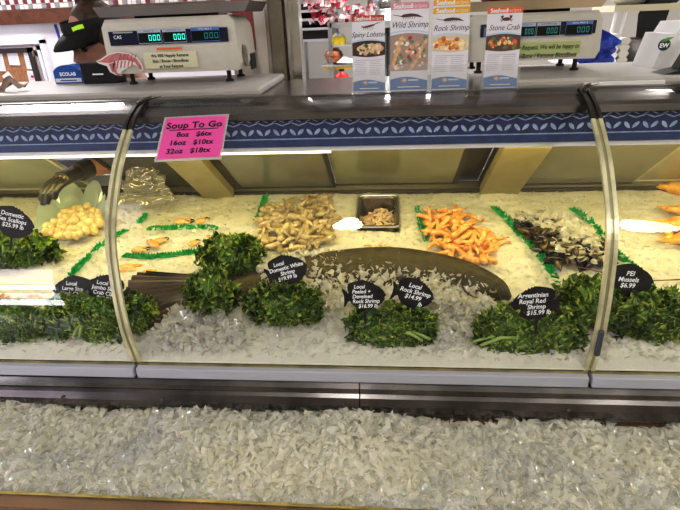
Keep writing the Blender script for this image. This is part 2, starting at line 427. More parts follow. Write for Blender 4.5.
door(339, 452, pane_m, .008, (0,1))
cpart(MB().box((rx(455,195),.03,0),(rx(474,195),.05,SU),0,MR), 'door_jamb', dk)
door(512, 616, pane_g, .0, (0,0))
door(618, 1010, mat('pale grey door', (.40,.39,.30), .2, spec=.8, var=.08, vscale=4), .008, (1,0), MATS['pale door edge'])
cpart(MB().box((X0+.012,1.47,1.28),(X1-.012,1.50,1.3285)), 'rear_header', dk)
cpart(MB().box((X0+.012,1.50,1.320),(X1-.012,1.88,1.3285)), 'deck_underside', dk)

# ------------------------------------------------------------------ ice in the case
snow = mat('packed ice', (.70,.69,.60), .5, spec=.4, var=.04, vscale=40, bump=.3, bscale=140)
fl1 = sheet('ice flake', (.86,.85,.79), .10, .05, .2, transl=.55)
fl2 = sheet('clear ice flake', (.88,.88,.85), .30, .07, .14, transl=.55)
_a, _b, _c, _d = bed(354,198), bed(397,198), bed(361,231), bed(401,231)
PANC = (_a+_b+_c+_d)/4; PANW = ((_b-_a).length+(_d-_c).length)/4; PAND = (_a.y-_c.y)/2
def inpan(x,y): return abs(x-PANC.x) < PANW-.006 and abs(y-PANC.y) < PAND-.006
nx, ny = 420, 130
xs = np.linspace(X0+.014, X1-.014, nx); ys = np.concatenate([np.linspace(1.087,1.2,26), np.linspace(1.2,1.885,ny-26)])
vv = np.zeros((ny,nx,3))
for j,y in enumerate(ys):
    zb = hbed(y)
    for i,x in enumerate(xs):
        k = min(1,(y-1.086)/.06)
        n_ = noise.fractal(V((x*6,y*6,1.3)),1,2,5)*.012+noise.noise(V((x*45,y*45,4)))*.0045+noise.noise(V((x*110,y*110,9)))*.0018
        vv[j,i] = (x, y, zb-.004+n_*k-(.11 if inpan(x,y) else 0))
ii = np.arange(nx-1)[None]+np.arange(ny-1)[:,None]*nx
quads = np.stack([ii,ii+1,ii+nx+1,ii+nx],-1).reshape(-1,4)
ice = nm(vv.reshape(-1,3), quads, 'ice_bed', snow, smooth=True)
tag(ice, 'bed of packed crushed ice filling the display case behind the glass', 'ice', kind='stuff')
def scatter_bed(n, x0=X0+.03, x1=X1-.03, y0=1.10, y1=1.86, h=.0, hs=.006):
    xx = x0+rng.random(n)*(x1-x0); yy = y0+rng.random(n)*(y1-y0)
    zz = np.interp(yy,BY,BZ)+h+rng.normal(0,hs,n)
    for i in range(n): zz[i] += noise.fractal(V((xx[i]*6,yy[i]*6,1.3)),1,2,5)*.012
    return np.stack([xx,yy,zz],1)
P1 = scatter_bed(12000, hs=.002)
P1 = P1[[not inpan(p[0],p[1]) for p in P1]]
o = flakes('ice_flakes', P1, .012, [fl1,fl1,fl2], ice, tilt=.45); o['kind'] = 'stuff'
# coarse chips on the front slope
n = 5200; xx = X0+.03+rng.random(n)*(X1-X0-.06); yy = 1.098+rng.random(n)**.8*.16
P2 = np.stack([xx,yy,np.interp(yy,BY,BZ)+rng.normal(.003,.006,n)],1)
o = flakes('ice_chips', P2, .020, [fl1,fl1,fl2], ice, tilt=.8); o['kind'] = 'stuff'

# ------------------------------------------------------------------ front ice bin
RY = .79; rz = aY(300,505,RY).z
binT = thing('ice_bin', 'long self-serve bin of flaked ice standing in front of the display case', 'ice bin', (0,.9,0))
bm_ = mat('bin brown', (.20,.115,.075), .45, var=.2, vscale=5)
binT_tub = MB().box((X0,RY-.03,.0),(X1,RY,rz-.006)).box((X0,RY,.0),(X1,1.098,.06)).box((X0,1.075,.06),(X1,1.098,.56)).box((X0,RY,.06),(X0+.02,1.075,rz-.006)).box((X1-.02,RY,.06),(X1,1.075,rz-.006))
binT_tub.build('tub', bm_, binT, loc=(0,-.9,0))
MB().box((X0,RY-.004,rz-.006),(X1,RY+.004,rz), bev=.001).build('rim', gold, binT, loc=(0,-.9,0))
MB().box((X0,RY-.034,rz-.008),(X1,RY-.004,rz-.0055)).build('ledge', bm_, binT, loc=(0,-.9,0))
def zbin(x, y):
    return rz+.004+.012*(y-RY)/.28+noise.fractal(V((x*3.1,y*5,7.7)),1,2,3)*.030+noise.noise(V((x*14,y*14,3)))*.008+.02*math.exp(-((x-.05)/.5)**2)*math.exp(-((y-.95)/.1)**2)
nx, ny = 300, 50
xs = np.linspace(X0+.022, X1-.022, nx); ys = np.linspace(RY+.006, 1.073, ny)
vv = np.array([[(x,y,zbin(x,y)-.016-.02*max(0,1-(y-RY)/.03)) for x in xs] for y in ys])
ii = np.arange(nx-1)[None]+np.arange(ny-1)[:,None]*nx
quads = np.stack([ii,ii+1,ii+nx+1,ii+nx],-1).reshape(-1,4)
binice_m = mat('bin ice base', (.86,.86,.82), .5, spec=.3, var=.05, vscale=30, bump=.8, bscale=90)
bice = nm(vv.reshape(-1,3), quads, 'flaked_ice', binice_m, smooth=True)
tag(bice, 'heap of loose clear flaked ice filling the open bin in front', 'ice', kind='stuff')
n = 19000; xx = X0+.04+rng.random(n)*(X1-X0-.08); yy = RY+.012+rng.random(n)*.262
P3 = np.array([(x,y,zbin(x,y)) for x,y in zip(xx,yy)]); P3[:,2] += rng.random(n)*.024-.018
P3[:,2] -= .012*np.clip(1-(yy-RY)/.03,0,1)
bf1 = sheet('bin flake', (.95,.93,.83), .18, .05, .25, transl=.5)
bf2 = sheet('clear bin flake', (.94,.93,.86), .45, .07, .16, transl=.5)
bf3 = sheet('grey bin flake', (.86,.86,.83), .48, .08, .15, transl=.45)
bf4 = sheet('snowy bin flake', (.97,.95,.86), .04, .04, .3, transl=.5)
mi = []
for x,y,z in P3:
    w_ = noise.fractal(V((x*2.6,y*4,2.2)),1,2,3)+.5*(.93-y)/.14*-.9+.5*math.exp(-((x-.0)/.6)**2-((y-.93)/.09)**2)
    q_ = random.random()
    mi.append(2 if (w_ < -.05 and q_ < .7) or q_ < .08 else (3 if w_ > .45 and q_ < .75 else (1 if q_ < .35 else 0)))
o = flakes('loose_flakes', P3, .033, [bf1,bf2,bf3,bf4], bice, tilt=.6, asp=(.18,.5), pick=mi); o['kind'] = 'stuff'
# ------------------------------------------------------------------ sampling helpers
def inpoly(x, y, P):
    c = False; n = len(P)
    for i in range(n):
        (x1,y1),(x2,y2) = P[i], P[(i+1)%n]
        if (y1 > y) != (y2 > y) and x < (x2-x1)*(y-y1)/(y2-y1)+x1: c = not c
    return c
def samp(P, n, seed=1, mind=0):
    r = random.Random(seed); xs_ = [p[0] for p in P]; ys_ = [p[1] for p in P]; out = []; t = 0
    while len(out) < n and t < 40000:
        t += 1
        x, y = r.uniform(min(xs_),max(xs_)), r.uniform(min(ys_),max(ys_))
        if inpoly(x,y,P) and all((x-a)**2+(y-b)**2 > mind*mind for a,b in out[-60:]): out.append((x,y))
    return out
SLOPE = math.atan2(.13,.67)
BN = V((0,-math.sin(SLOPE),math.cos(SLOPE)))

# ------------------------------------------------------------------ kale
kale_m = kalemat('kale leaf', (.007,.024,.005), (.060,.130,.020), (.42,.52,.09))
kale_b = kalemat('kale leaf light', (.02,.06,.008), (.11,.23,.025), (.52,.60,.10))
stem_m = mat('kale stem', (.30,.42,.12), .45, var=.2)
def kale(label, E, R, n, L=.075, seed=0, light=.35, stems=2):
    r = np.random.default_rng(seed); E = np.array(E); R = np.array(R)
    nu, nv = 24, 19; V_ = []; F_ = []; A_ = []; MI = []; o = 0
    for i in range(n):
        while True:
            u = r.normal(0,1,3); u /= np.linalg.norm(u)
            if u[2] > -.75 and u[1] < .5: break
        tang = r.normal(0,1,3)+np.array([0,-.35,-.15]); tang -= u*tang.dot(u); tang /= np.linalg.norm(tang)
        ax = tang*.8+u*.55; ax /= np.linalg.norm(ax)
        sd = np.cross(ax,u); sd /= np.linalg.norm(sd); nn = np.cross(sd,ax)
        l = L*(.7+.6*r.random()); w = l*(.42+.22*r.random())
        base = E+u*R*(.45+.62*r.random())-ax*l*.5
        U = np.linspace(0,1,nu)[:,None]; W = np.linspace(-1,1,nv)[None]
        wid = w*np.sin(PI*np.clip(U*.86+.12,0,1))**.7*(1+.20*np.sin(U*PI*2*4.3+r.random()*6)+.10*np.sin(U*PI*2*9+r.random()*6))
        p1, p2, p3, p4 = r.random(4)*6.28
        f = 4.2+2.2*r.random()
        aw = np.abs(W)**1.5
        sg = np.sign(W)
        ph = .6*np.sin(2*PI*1.3*U+p3)
        h = aw*(.0075*np.sin(2*PI*f*U+p1+sg*1.3+ph*3)+.0055*np.sin(2*PI*(f*2.1)*U+p2+sg*2.1+5*W)+.006*np.sin(2*PI*f*.37*U+p3+3*W))*(l/.058)
        along_ = l*(U+.0*W)-.12*l*np.abs(W)*(1-U)+aw*.0045*np.cos(2*PI*f*1.6*U+p4)
        cur = .35*l*U*U
        lat = W*wid*(.9+.0*U)
        pts = base+ax*along_[...,None]+sd*lat[...,None]+nn*(h-cur+.25*np.abs(lat))[...,None]
        V_.append(pts.reshape(-1,3))
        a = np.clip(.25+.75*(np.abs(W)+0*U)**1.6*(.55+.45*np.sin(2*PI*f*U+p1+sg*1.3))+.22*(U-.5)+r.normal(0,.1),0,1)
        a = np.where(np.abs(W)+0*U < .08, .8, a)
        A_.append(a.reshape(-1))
        ii = np.arange(nv-1)[None]+np.arange(nu-1)[:,None]*nv+o
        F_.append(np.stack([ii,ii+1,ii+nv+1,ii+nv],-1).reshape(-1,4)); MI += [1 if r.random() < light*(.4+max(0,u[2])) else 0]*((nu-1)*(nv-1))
        o += nu*nv
    Vt = np.concatenate(V_); loc = E.copy()
    hb = np.interp(Vt[:,1],BY,BZ)+.002
    Vt[:,2] = np.where(Vt[:,2] < hb, hb+.2*(Vt[:,2]-hb)*0, Vt[:,2])
    Vt[:,1] = np.where(Vt[:,1] < 1.15, 1.102+.048*np.exp((Vt[:,1]-1.15)/.048), Vt[:,1])
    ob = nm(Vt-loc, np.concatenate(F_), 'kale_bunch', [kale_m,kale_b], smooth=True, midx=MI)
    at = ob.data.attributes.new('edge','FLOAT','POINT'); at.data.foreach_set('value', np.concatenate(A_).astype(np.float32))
    ob.location = loc
    tag(ob, label, 'kale', 'curly kale bunches lining the front of the ice')
    sb = MB(); 
    for k in range(stems):
        a = r.random()*6.28; d = np.array([math.cos(a)*R[0]*1.0,-abs(math.sin(a))*R[1]*.8,-.2*R[2]])
        sb.tube([tuple(d*.15),tuple(d*.6+np.array([0,0,.15*R[2]])),tuple(d)],[.006,.005,.0035],6)
    s = sb.build('stem', stem_m, ob, True); s['label'] = 'pale green stalks'
    return ob
def kal(label, px, py, wpx, hpx, n_, h=.035, seed=0, L=.075, light=.35, dy=.055):
    E = bed(px,py,h); dep = (E-O).dot(Fw); k = dep/FPX
    return kale(label, E, (wpx/2*k*.98, dy, hpx/2*k*.92), int(n_*2.0), L*.74, seed, light)
kal('curly kale bunch behind the scallop price sign at the left edge', 10, 251, 100, 48, 50, seed=1, light=.8)
kal('curly kale bunch at the far left front corner of the case', -2, 325, 112, 62, 60, seed=2)
kal('curly kale bunch beneath the two stone crab price signs', 86, 323, 98, 62, 60, seed=3)
kal('curly kale tuft lying on the fish tail right of the left glass seam', 139, 313, 36, 50, 26, seed=4, L=.06)
kal('tallest curly kale bunch, standing between the crab claws and the raw white shrimp', 231, 257, 66, 56, 52, h=.05, seed=5, light=.6)
kal('dark curly kale bunch draped over the fish behind its tail fin', 212, 294, 54, 62, 46, seed=6)
kal('curly kale bunch in front of the white shrimp price sign', 285, 303, 80, 46, 52, seed=7)
kal('wide curly kale bunch holding the two rock shrimp price signs', 391, 329, 100, 52, 66, seed=8)
kal('largest curly kale bunch, just below the fish head and red shrimp sign', 530, 336, 114, 74, 104, seed=9)
kal('curly kale bunch just left of the right glass seam', 588, 304, 66, 60, 50, seed=10, light=.5)
kal('curly kale bunch right of the right glass seam below the mussel sign', 652, 317, 96, 60, 60, seed=11)

# ------------------------------------------------------------------ the whole fish
fish_m = mat('fish skin', (.010,.009,.007), .45, spec=.3, col2=(.060,.048,.030), vscale=16, dist=2.5, bump=.5, bscale=90)
def skin_color():
    nt = fish_m.node_tree; b = nt.nodes['Principled BSDF']
    lk = b.inputs['Base Color'].links[0].from_socket
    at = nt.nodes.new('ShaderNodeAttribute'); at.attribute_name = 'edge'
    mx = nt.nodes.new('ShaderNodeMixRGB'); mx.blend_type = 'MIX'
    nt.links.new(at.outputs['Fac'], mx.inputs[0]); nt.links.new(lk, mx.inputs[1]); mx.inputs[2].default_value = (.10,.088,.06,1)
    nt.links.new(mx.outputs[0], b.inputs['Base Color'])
skin_color()
fc = [(510,299),(500,295),(480,288),(455,281),(425,276),(390,273),(350,274),(310,279),(270,287),(235,294),(205,302),(188,305)]
fu = np.linspace(0,1,len(fc))
fa = np.interp(fu,[0,.05,.15,.3,.45,.6,.75,.88,1],[.008,.022,.044,.068,.082,.080,.064,.044,.034])
fb = np.interp(fu,[0,.05,.15,.3,.5,.75,.9,1],[.008,.020,.032,.040,.042,.030,.016,.011])
fish = thing('whole_fish', 'large whole dark fish lying across the ice, half covered with ice and kale', 'fish', bed(350,275))
FL = V(fish.location)
ctr = []
for (px,py),b_ in zip(fc,fb): ctr.append(bed(px,py)+BN*(b_*.55))
from mathutils.geometry import interpolate_bezier
def cr(P, k=4):
    out = []
    for i in range(len(P)-1):
        p0,p1,p2,p3 = P[max(i-1,0)],P[i],P[i+1],P[min(i+2,len(P)-1)]
        for j in range(k):
            t = j/k; out.append(.5*((2*p1)+(p2-p0)*t+(2*p0-5*p1+4*p2-p3)*t*t+(3*p1-p0-3*p2+p3)*t**3))
    return out+[P[-1]]
cl = cr(ctr); ra = cr([V((a,b,0)) for a,b in zip(fa,fb)]); n = len(cl); sg = 28
vs = []; fs = []; av = []
for i in range(n):
    t = (cl[min(i+1,n-1)]-cl[max(i-1,0)]).normalized(); s_ = t.cross(BN).normalized()   # up-slope side
    if s_.y < 0: s_ = -s_
    for k in range(sg):
        th = 2*PI*k/sg; c, s = math.cos(th), math.sin(th)
        vs.append(cl[i]+s_*ra[i].x*(abs(c)**.9*(1 if c > 0 else -1))+BN*ra[i].y*s-FL)
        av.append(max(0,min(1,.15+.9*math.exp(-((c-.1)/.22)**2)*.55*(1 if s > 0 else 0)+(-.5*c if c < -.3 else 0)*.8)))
for i in range(n-1):
    for k in range(sg): fs.append((i*sg+k,i*sg+(k+1)%sg,(i+1)*sg+(k+1)%sg,(i+1)*sg+k))
fs += [tuple(range(sg)), tuple(range((n-1)*sg,n*sg))[::-1]]
body = MB().add(vs,fs).build('body', fish_m, fish, True)
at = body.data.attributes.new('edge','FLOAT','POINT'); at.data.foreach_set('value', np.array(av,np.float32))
def onfish(px,py,h):
    return bed(px,py,h)-FL
ep = onfish(493,291,.039)
MB().ball(ep,(.0105,.0105,.005),14,8).build('eye', mat('fish eye ring', (.30,.24,.10), .2), fish, True)
MB().ball(ep+BN*.004,(.0065,.0065,.004),12,8).build('pupil', mat('fish pupil', (.008,.007,.006), .08), fish.children[-1] if False else body, True)
MB().tube([onfish(510,299,.022),onfish(503,299,.031),onfish(494,300.5,.036)],[.0016,.0022,.001],6).build('mouth_line', mat('fish dark line', (.02,.014,.01), .5), fish)
MB().tube([onfish(470,272,.046),onfish(463,277,.054),onfish(461,284,.056),onfish(465,291,.052),onfish(473,297,.044)],[.0015,.003,.0035,.003,.0015],6).build('gill_slit', MATS['fish dark line'], fish)
# dorsal fin along the upper edge
dv = []; df_ = []
for i,(px,py) in enumerate([(445,265),(430,260),(415,257),(400,254.5),(385,253),(370,252.5),(350,253),(330,255.5),(310,260),(290,266)]):
    b0 = bed(px,py+3,.022); hgt = .016*math.sin(PI*(i+.5)/10)*(1 if i % 2 else .65)
    dv += [b0-FL, b0+V((-.012,.02,.6*hgt))*1.0+V((0,hgt*.8,0))-FL]
for i in range(9): df_.append((2*i,2*i+2,2*i+3,2*i+1))
MB().add(dv,df_).build('dorsal_fin', mat('fish fin', (.05,.035,.02), .4, var=.3, vscale=40), fish)
# broad tail fin with rays, spread flat on the ice
fin_m = mat('tail fin skin', (.055,.036,.022), .35, spec=.6, col2=(.17,.115,.065), vscale=14, dist=1)
rt = []; nr = 23; ns = 12
vs = []; fs = []
root_a, root_b = bed(196,283), bed(196,318)
tip = [(150,277.5),(138,280),(131,287),(128,297),(126,307),(127,318),(130,328),(135,336),(142,338)]
for i in range(nr*2-1):
    w = i/(nr*2-2); ra_ = root_a.lerp(root_b,w); j = w*(len(tip)-1); k = min(int(j),len(tip)-2); tp = [tip[k][q]+(tip[k+1][q]-tip[k][q])*(j-k) for q in (0,1)]
    tb = bed(*tp)
    for s in range(ns):
        u = s/(ns-1); p = ra_.lerp(tb,u); p.z = hbed(p.y)+.028-.012*u+(.0045 if i % 4 < 2 else -.0045)*(.35+u*.8)*(1+.5*math.sin(i*1.7))+.008*math.sin(w*PI)
        vs.append(p-FL)
for i in range(nr*2-2):
    for s in range(ns-1): fs.append((i*ns+s,i*ns+s+1,(i+1)*ns+s+1,(i+1)*ns+s))
tf = MB().add(vs,fs); tf.m = [1 if (k//(ns-1)) % 4 < 2 else 0 for k in range(len(fs))]
tf.build('tail_fin', [fin_m, mat('tail fin ray', (.022,.014,.008), .35, spec=.6, col2=(.08,.05,.028), vscale=14)], fish)
# ice thrown over the fish
def heap(name, label, poly, n, h, size, seed, mats=None, tilt=1):
    pts = []
    for (px,py) in samp(poly,n,seed):
        p = bed(px,py,random.uniform(*h)); pts.append(tuple(p))
    o = flakes(name, pts, size, mats or [fl1,fl2,fl2], None, tilt); o['kind'] = 'stuff'
    return tag(o, label, 'ice')
heap('loose_ice', 'thin veil of ice chips along the back of the fish below the shrimp pans', [(258,258),(300,250),(345,250),(350,262),(300,275),(262,280)], 420, (.03,.056), .020, 5)
heap('loose_ice', 'sparse ice chips sprinkled on the dark back of the fish', [(345,254),(400,252),(450,264),(490,284),(480,292),(440,280),(360,270)], 120, (.045,.062), .016, 6)
heap('loose_ice', 'loose ice chips heaped over the middle of the whole fish', [(258,262),(300,252),(340,256),(375,262),(440,272),(455,290),(470,304),(400,302),(345,306),(300,310),(262,300)], 1250, (.034,.060), .021, 1)
heap('loose_ice', 'loose ice chips packed under the fish head beside the red shrimp sign', [(432,280),(470,288),(500,302),(480,330),(440,350),(436,310)], 600, (.02,.05), .021, 2)
heap('loose_ice', 'curled ice chips scattered below the tail fin of the fish', [(176,302),(200,305),(240,320),(250,345),(170,350),(140,348)], 520, (.015,.035), .03, 3)

# ------------------------------------------------------------------ chalkboard price signs
def fish_outline(w, flip):
    P = [(.5,-.015),(.455,-.06),(.475,-.10),(.40,-.20),(.28,-.29),(.12,-.345),(-.04,-.35),(-.16,-.31),(-.26,-.23),(-.325,-.13),(-.37,-.15),(-.44,-.265),(-.475,-.27),(-.455,-.12),(-.46,.0),(-.5,.11),(-.485,.155),(-.43,.12),(-.37,.055),(-.34,.05),(-.37,.12),(-.375,.20),(-.34,.275),(-.22,.315),(-.08,.345),(.02,.355),(.045,.325),(.075,.345),(.10,.305),(.14,.325),(.165,.28),(.205,.29),(.24,.245),(.33,.20),(.43,.11)]
    return [((-x if flip else x)*w, z*w) for x,z in (P[::-1] if flip else P)]
sign_m = mat('chalkboard black', (.010,.010,.013), .55, spec=.35, var=.3, vscale=30)
def sign(label, px, py, wpx, Y, roll, flip, lines, tsize, tx=0, tz=0, lean=.22, tm=None, yaw=0.0):
    c = aY(px,py,Y); k = (c-O).dot(Fw)/FPX; w = wpx*k
    t = thing('fish_price_sign', label, 'price sign', c, (-lean,math.radians(-roll),yaw), 'fish-shaped chalkboard price signs')
    MB().prism(fish_outline(w,flip), -.0015, .0015, 'y').build('board', sign_m, t)
    a = math.radians(roll)
    MB().box((-.003,.002,-.42*w-.03),(.003,.005,-.1*w)).build('stake', blackm, t)
    for i,(s,dx) in enumerate(lines):
        text(s, tsize*w, tm or chalk, t, ((tx+dx)*w,-.0022,(tz-i*tsize*.92)*w), shear=.18, bold=.0003, sx=.95, name='chalk_writing')
    return t
sign('fish chalk sign on left kale reading Domestic Sea Scallops', 12, 222, 46, 1.33, -14, False, [('Domestic',0),('Sea Scallops',.01),('$25.99 lb',.03)], .135, .0, .17)
sign('fish chalk sign reading Local Large Stone Crab Claws, left one of the overlapping pair', 75, 291, 46, 1.17, -3, True, [('Local',-.06),('Large Stone',.0),('Crab Claws',-.04),('$39.99 lb',.02)], .125, .0, .17)
sign('fish chalk sign reading Local Jumbo Stone Crab Claws, cut by the left glass seam', 106, 291, 48, 1.155, -10, True, [('Local',-.10),('Jumbo Stone',-.02),('Crab Claws',-.02),('$49.99 lb',.0)], .12, .02, .17)
sign('fish chalk sign reading Local Domestic White Shrimp, with a slightly raised nose', 286, 270, 45, 1.20, 16, False, [('Local',-.12),('Domestic White',.02),('Shrimp',.02),('$19.99 lb',-.02)], .125, .0, .17)
sign('fish chalk sign reading Local Peeled and Deveined Rock Shrimp, left sign on the wide kale', 364, 295, 44, 1.115, 2, False, [('Local',-.12),('Peeled +',-.08),('Deveined',-.06),('Rock Shrimp',.02),('$16.99 lb',.06)], .125, .02, .20)
sign('fish chalk sign reading Local Rock Shrimp, tipped nose down on the wide kale', 413, 293, 44, 1.145, -16, False, [('Local',-.02),('Rock Shrimp',.02),('$14.99',.0),('lb',.2)], .145, .02, .17)
sign('fish chalk sign reading Argentinian Royal Red Shrimp, its tail pointing right', 536, 303, 49, 1.12, 5, True, [('Argentinian',.0),('Royal Red',-.02),('Shrimp',.06),('$15.99 lb',.10)], .135, -.06, .17)
sign('fish chalk sign reading PEI Mussels, behind the right glass seam', 629, 280, 48, 1.185, -4, False, [('PEI',.02),('Mussels',.0),('$6.99',.0)], .14, -.02, .14)
for a,b,lab in (((566,264),(614,275),'thin brown wooden skewer on the mussels pointing to the right seam'),((648,281),(700,278.5),'thin brown wooden skewer at the right edge beside the mussel sign')):
    p, q = bed(*a,.022), bed(*b,.03)
    o = MB().tube([(0,0,0),(q-p)*.5,q-p],[.0012,.0018,.0022],6).build('wooden_skewer', mat('skewer wood', (.16,.06,.03), .5), None, loc=p)
    tag(o, lab, 'skewer')

# ------------------------------------------------------------------ green plastic parsley strips
gr_m = mat('green plastic', (.006,.40,.10), .35, var=.3, vscale=60)
def strip(label, pl, hh=.024, seed=0):
    hh *= .72
    r = random.Random(seed); P = []
    for i in range(len(pl)-1):
        for j in range(8): P.append((pl[i][0]+(pl[i+1][0]-pl[i][0])*j/8, pl[i][1]+(pl[i+1][1]-pl[i][1])*j/8))
    P.append(pl[-1]); W = [bed(*p) for p in P]; o0 = W[len(W)//2].copy(); mb = MB()
    L = sum((W[i+1]-W[i]).length for i in range(len(W)-1)); n = max(8,int(L/.0045)); d = [0]
    for i in range(len(W)-1): d.append(d[-1]+(W[i+1]-W[i]).length)
    def at_(s):
        for i in range(len(W)-1):
            if d[i+1] >= s: return W[i].lerp(W[i+1],(s-d[i])/max(1e-6,d[i+1]-d[i])), (W[i+1]-W[i]).normalized()
        return W[-1], (W[-1]-W[-2]).normalized()
    for row,off in ((0,-.004),(1,.003),(2,.0)):
        vs = []; fs = []
        for i in range(n+1):
            p,t = at_(L*i/n); s_ = V((-t.y,t.x,0)).normalized()
            w = s_*(off+r.uniform(-.002,.002))
            hgt = hh*(r.uniform(.75,1.15) if i % 2 else r.uniform(.35,.6))*min(1,.3+8*min(i,n-i)/n)
            vs += [p+w+V((0,0,-.004))-o0, p+w*2.2+V((0,0,hgt))+s_*r.uniform(-.003,.003)-o0]
        for i in range(n): fs.append((2*i,2*i+2,2*i+3,2*i+1))
        mb.add(vs,fs)
    o = mb.build('parsley_divider', gr_m, None, loc=o0)
    return tag(o, label, 'divider', 'green plastic parsley dividers')
strip('green plastic parsley divider left of the raw white shrimp', [(268,195),(263,207),(257,221)], .026, 1)
strip('small green plastic parsley tuft left of the orange shrimp', [(417,206),(420,222),(426,241)], .016, 2)
strip('long green plastic parsley divider between orange shrimp and mussels', [(493,207),(505,219),(517,234),(530,246),(543,262),(560,287)], .028, 3)
strip('green plastic parsley divider right of the mussels, crossing the right seam', [(571,208),(590,223),(612,250),(634,270),(655,289)], .026, 4)
strip('short green plastic parsley divider behind the crab claws', [(147,229),(180,228),(218,228)], .020, 5)
strip('green plastic parsley divider in front of the crab claws', [(122,256),(150,258),(178,255),(206,251)], .022, 6)
strip('green plastic parsley divider running between scallop tray and left glass seam', [(70,276),(84,264),(100,248),(116,239),(127,230)], .026, 7)
strip('tiny green plastic parsley sprig behind the left glass seam', [(139,223),(143,219),(147,214)], .020, 8)

# ------------------------------------------------------------------ shrimp, mussels, scallops, claws
def shrimp_mesh(name, mats, curl, seed, head=True, fat=1.38):
    r = random.Random(seed); mb = MB(); n = 11; path = []; a = 0; p = V((0,0,0))
    for i in range(n):
        path.append(p.copy()); a += curl*(.4+1.2*i/n)/n; p = p+V((math.cos(a),math.sin(a),0))*.1
    rad = [.035,.075,.098,.10,.096,.092,.084,.074,.062,.048,.026] if head else [.06,.09,.10,.098,.094,.088,.08,.07,.058,.044,.026]
    rad = [q*fat*(1.0+(.08 if i % 2 else -.04)) for i,q in enumerate(rad)]
    mb.tube(path, rad, 8, 0, flat=1.1)
    e = path[-1]; t = (path[-1]-path[-2]).normalized(); s = V((-t.y,t.x,0))
    for k in (-1,0,1):
        d = (t+s*k*.55).normalized(); q = V((0,0,1))*.02
        mb.add([e-t*.02,e+d*.08+s*.035+q,e+d*.17,e+d*.08-s*.035-q],[(0,1,2,3)],1)
    if head:
        h = path[0]
        mb.tube([h+V((.02,0,.03)),h+V((-.16,.0,.06))],[.022,.004],5,1)
        for k in (-1,1):
            mb.ball(h+V((.0,k*.045,.035)),.018,6,4,2)
            mb.tube([h,h+V((-.12,k*.10,.02)),h+V((-.05,k*.3,.01)),h+V((.3,k*.42,0))],[.009,.007,.005,.003],4,1,cap=False)
        for j in range(5):
            b = path[2+j]; mb.tube([b-V((0,0,.05)),b+V((.03,.13*(1 if curl > 0 else -1),-.09)),b+V((.08,.2*(1 if curl > 0 else -1),-.06))],[.012,.008,.004],4,1,cap=False)
    else:
        for j in range(4):
            b = path[3+j]; mb.tube([b,b+V((.03,.14*(1 if curl > 0 else -1),-.03))],[.014,.006],4,1,cap=False)
    me = mb.build(name, mats, None, True)
    mid = sum(path,V())/n
    for v in me.data.vertices: v.co -= mid
    return me
def pile(kind, cat, label, group, protos, poly, n, size, seed, dome=.03, mind=3, flat=.35, z0=.006):
    """heap of individuals: protos are moved or copied"""
    r = random.Random(seed); pts = samp(poly,n,seed,mind); cx = sum(p[0] for p in poly)/len(poly); cy = sum(p[1] for p in poly)/len(poly)
    used = set(); R_ = max(math.hypot(p[0]-cx,(p[1]-cy)*1.4) for p in poly)
    for i,(px,py) in enumerate(pts):
        k = r.randrange(len(protos)); src = protos[k]
        o = src if k not in used else src.copy()
        if k in used: COL.objects.link(o)
        used.add(k)
        d = max(0,1-math.hypot(px-cx,(py-cy)*1.4)/R_)
        p = bed(px,py,z0+dome*d*r.random()**.5+.003*r.random())
        o.location = p; o.rotation_euler = (r.gauss(0,flat)+SLOPE,r.gauss(0,flat),r.uniform(0,6.28)); s = size*r.uniform(.82,1.15); o.scale = (s,s,s)
        tag(o,label,cat,group)
    for k,s in enumerate(protos):
        if k not in used: bpy.data.objects.remove(s)
ws = mat('raw shrimp', (.34,.25,.11), .3, spec=.6, col2=(.74,.64,.40), vscale=4)
wl = mat('raw shrimp legs', (.42,.24,.10), .4, var=.3)
dkeye = mat('shrimp eye', (.015,.01,.008), .2)
ws2 = mat('raw shrimp grey', (.20,.155,.08), .3, spec=.6, col2=(.56,.47,.27), vscale=5)
pr = [shrimp_mesh('raw_shrimp',[ws,wl,dkeye],c,i) for i,c in enumerate((.9,1.6,-1.2,-.5))]+[shrimp_mesh('raw_shrimp',[ws2,wl,dkeye],c,i+9) for i,c in enumerate((1.3,-.8))]
pile('raw_shrimp','shrimp','raw head-on white shrimp in the big pale pile left of the steel pan','raw white shrimp in the pale pile',pr,[(266,207),(280,200),(292,196),(328,195),(332,215),(334,232),(326,243),(300,247),(272,252),(258,243),(258,222)],108,.074,3,.05,3.0)
osm = mat('orange shrimp', (.74,.28,.06), .3, spec=.6, col2=(.92,.58,.22), vscale=5)
osl = mat('orange shrimp tail', (.62,.12,.03), .35, var=.3)
pr = [shrimp_mesh('orange_shrimp',[osm,osl,dkeye],c,i,False,1.15) for i,c in enumerate((1.2,2.6,-1.8,-.7))]
pile('orange_shrimp','shrimp','headless orange red shrimp in the bright pile behind the fish','orange red shrimp in the bright pile',pr,[(424,212),(438,210),(452,209),(470,214),(488,230),(503,240),(499,256),(478,262),(448,252),(432,246),(428,230)],80,.076,5,.045,3.6)
for px,py,c in ((455,208,pr[1]),(428,217,pr[0])):
    o = c.copy(); COL.objects.link(o); o.location = bed(px,py,.012); o.rotation_euler = (SLOPE,0,.6 if px > 440 else 2.2); o.scale = (.075,)*3
    tag(o,'headless orange red shrimp curled in a hook at the top of the bright pile' if px > 440 else 'headless orange red shrimp at the upper left corner of the bright pile','shrimp','orange red shrimp in the bright pile')
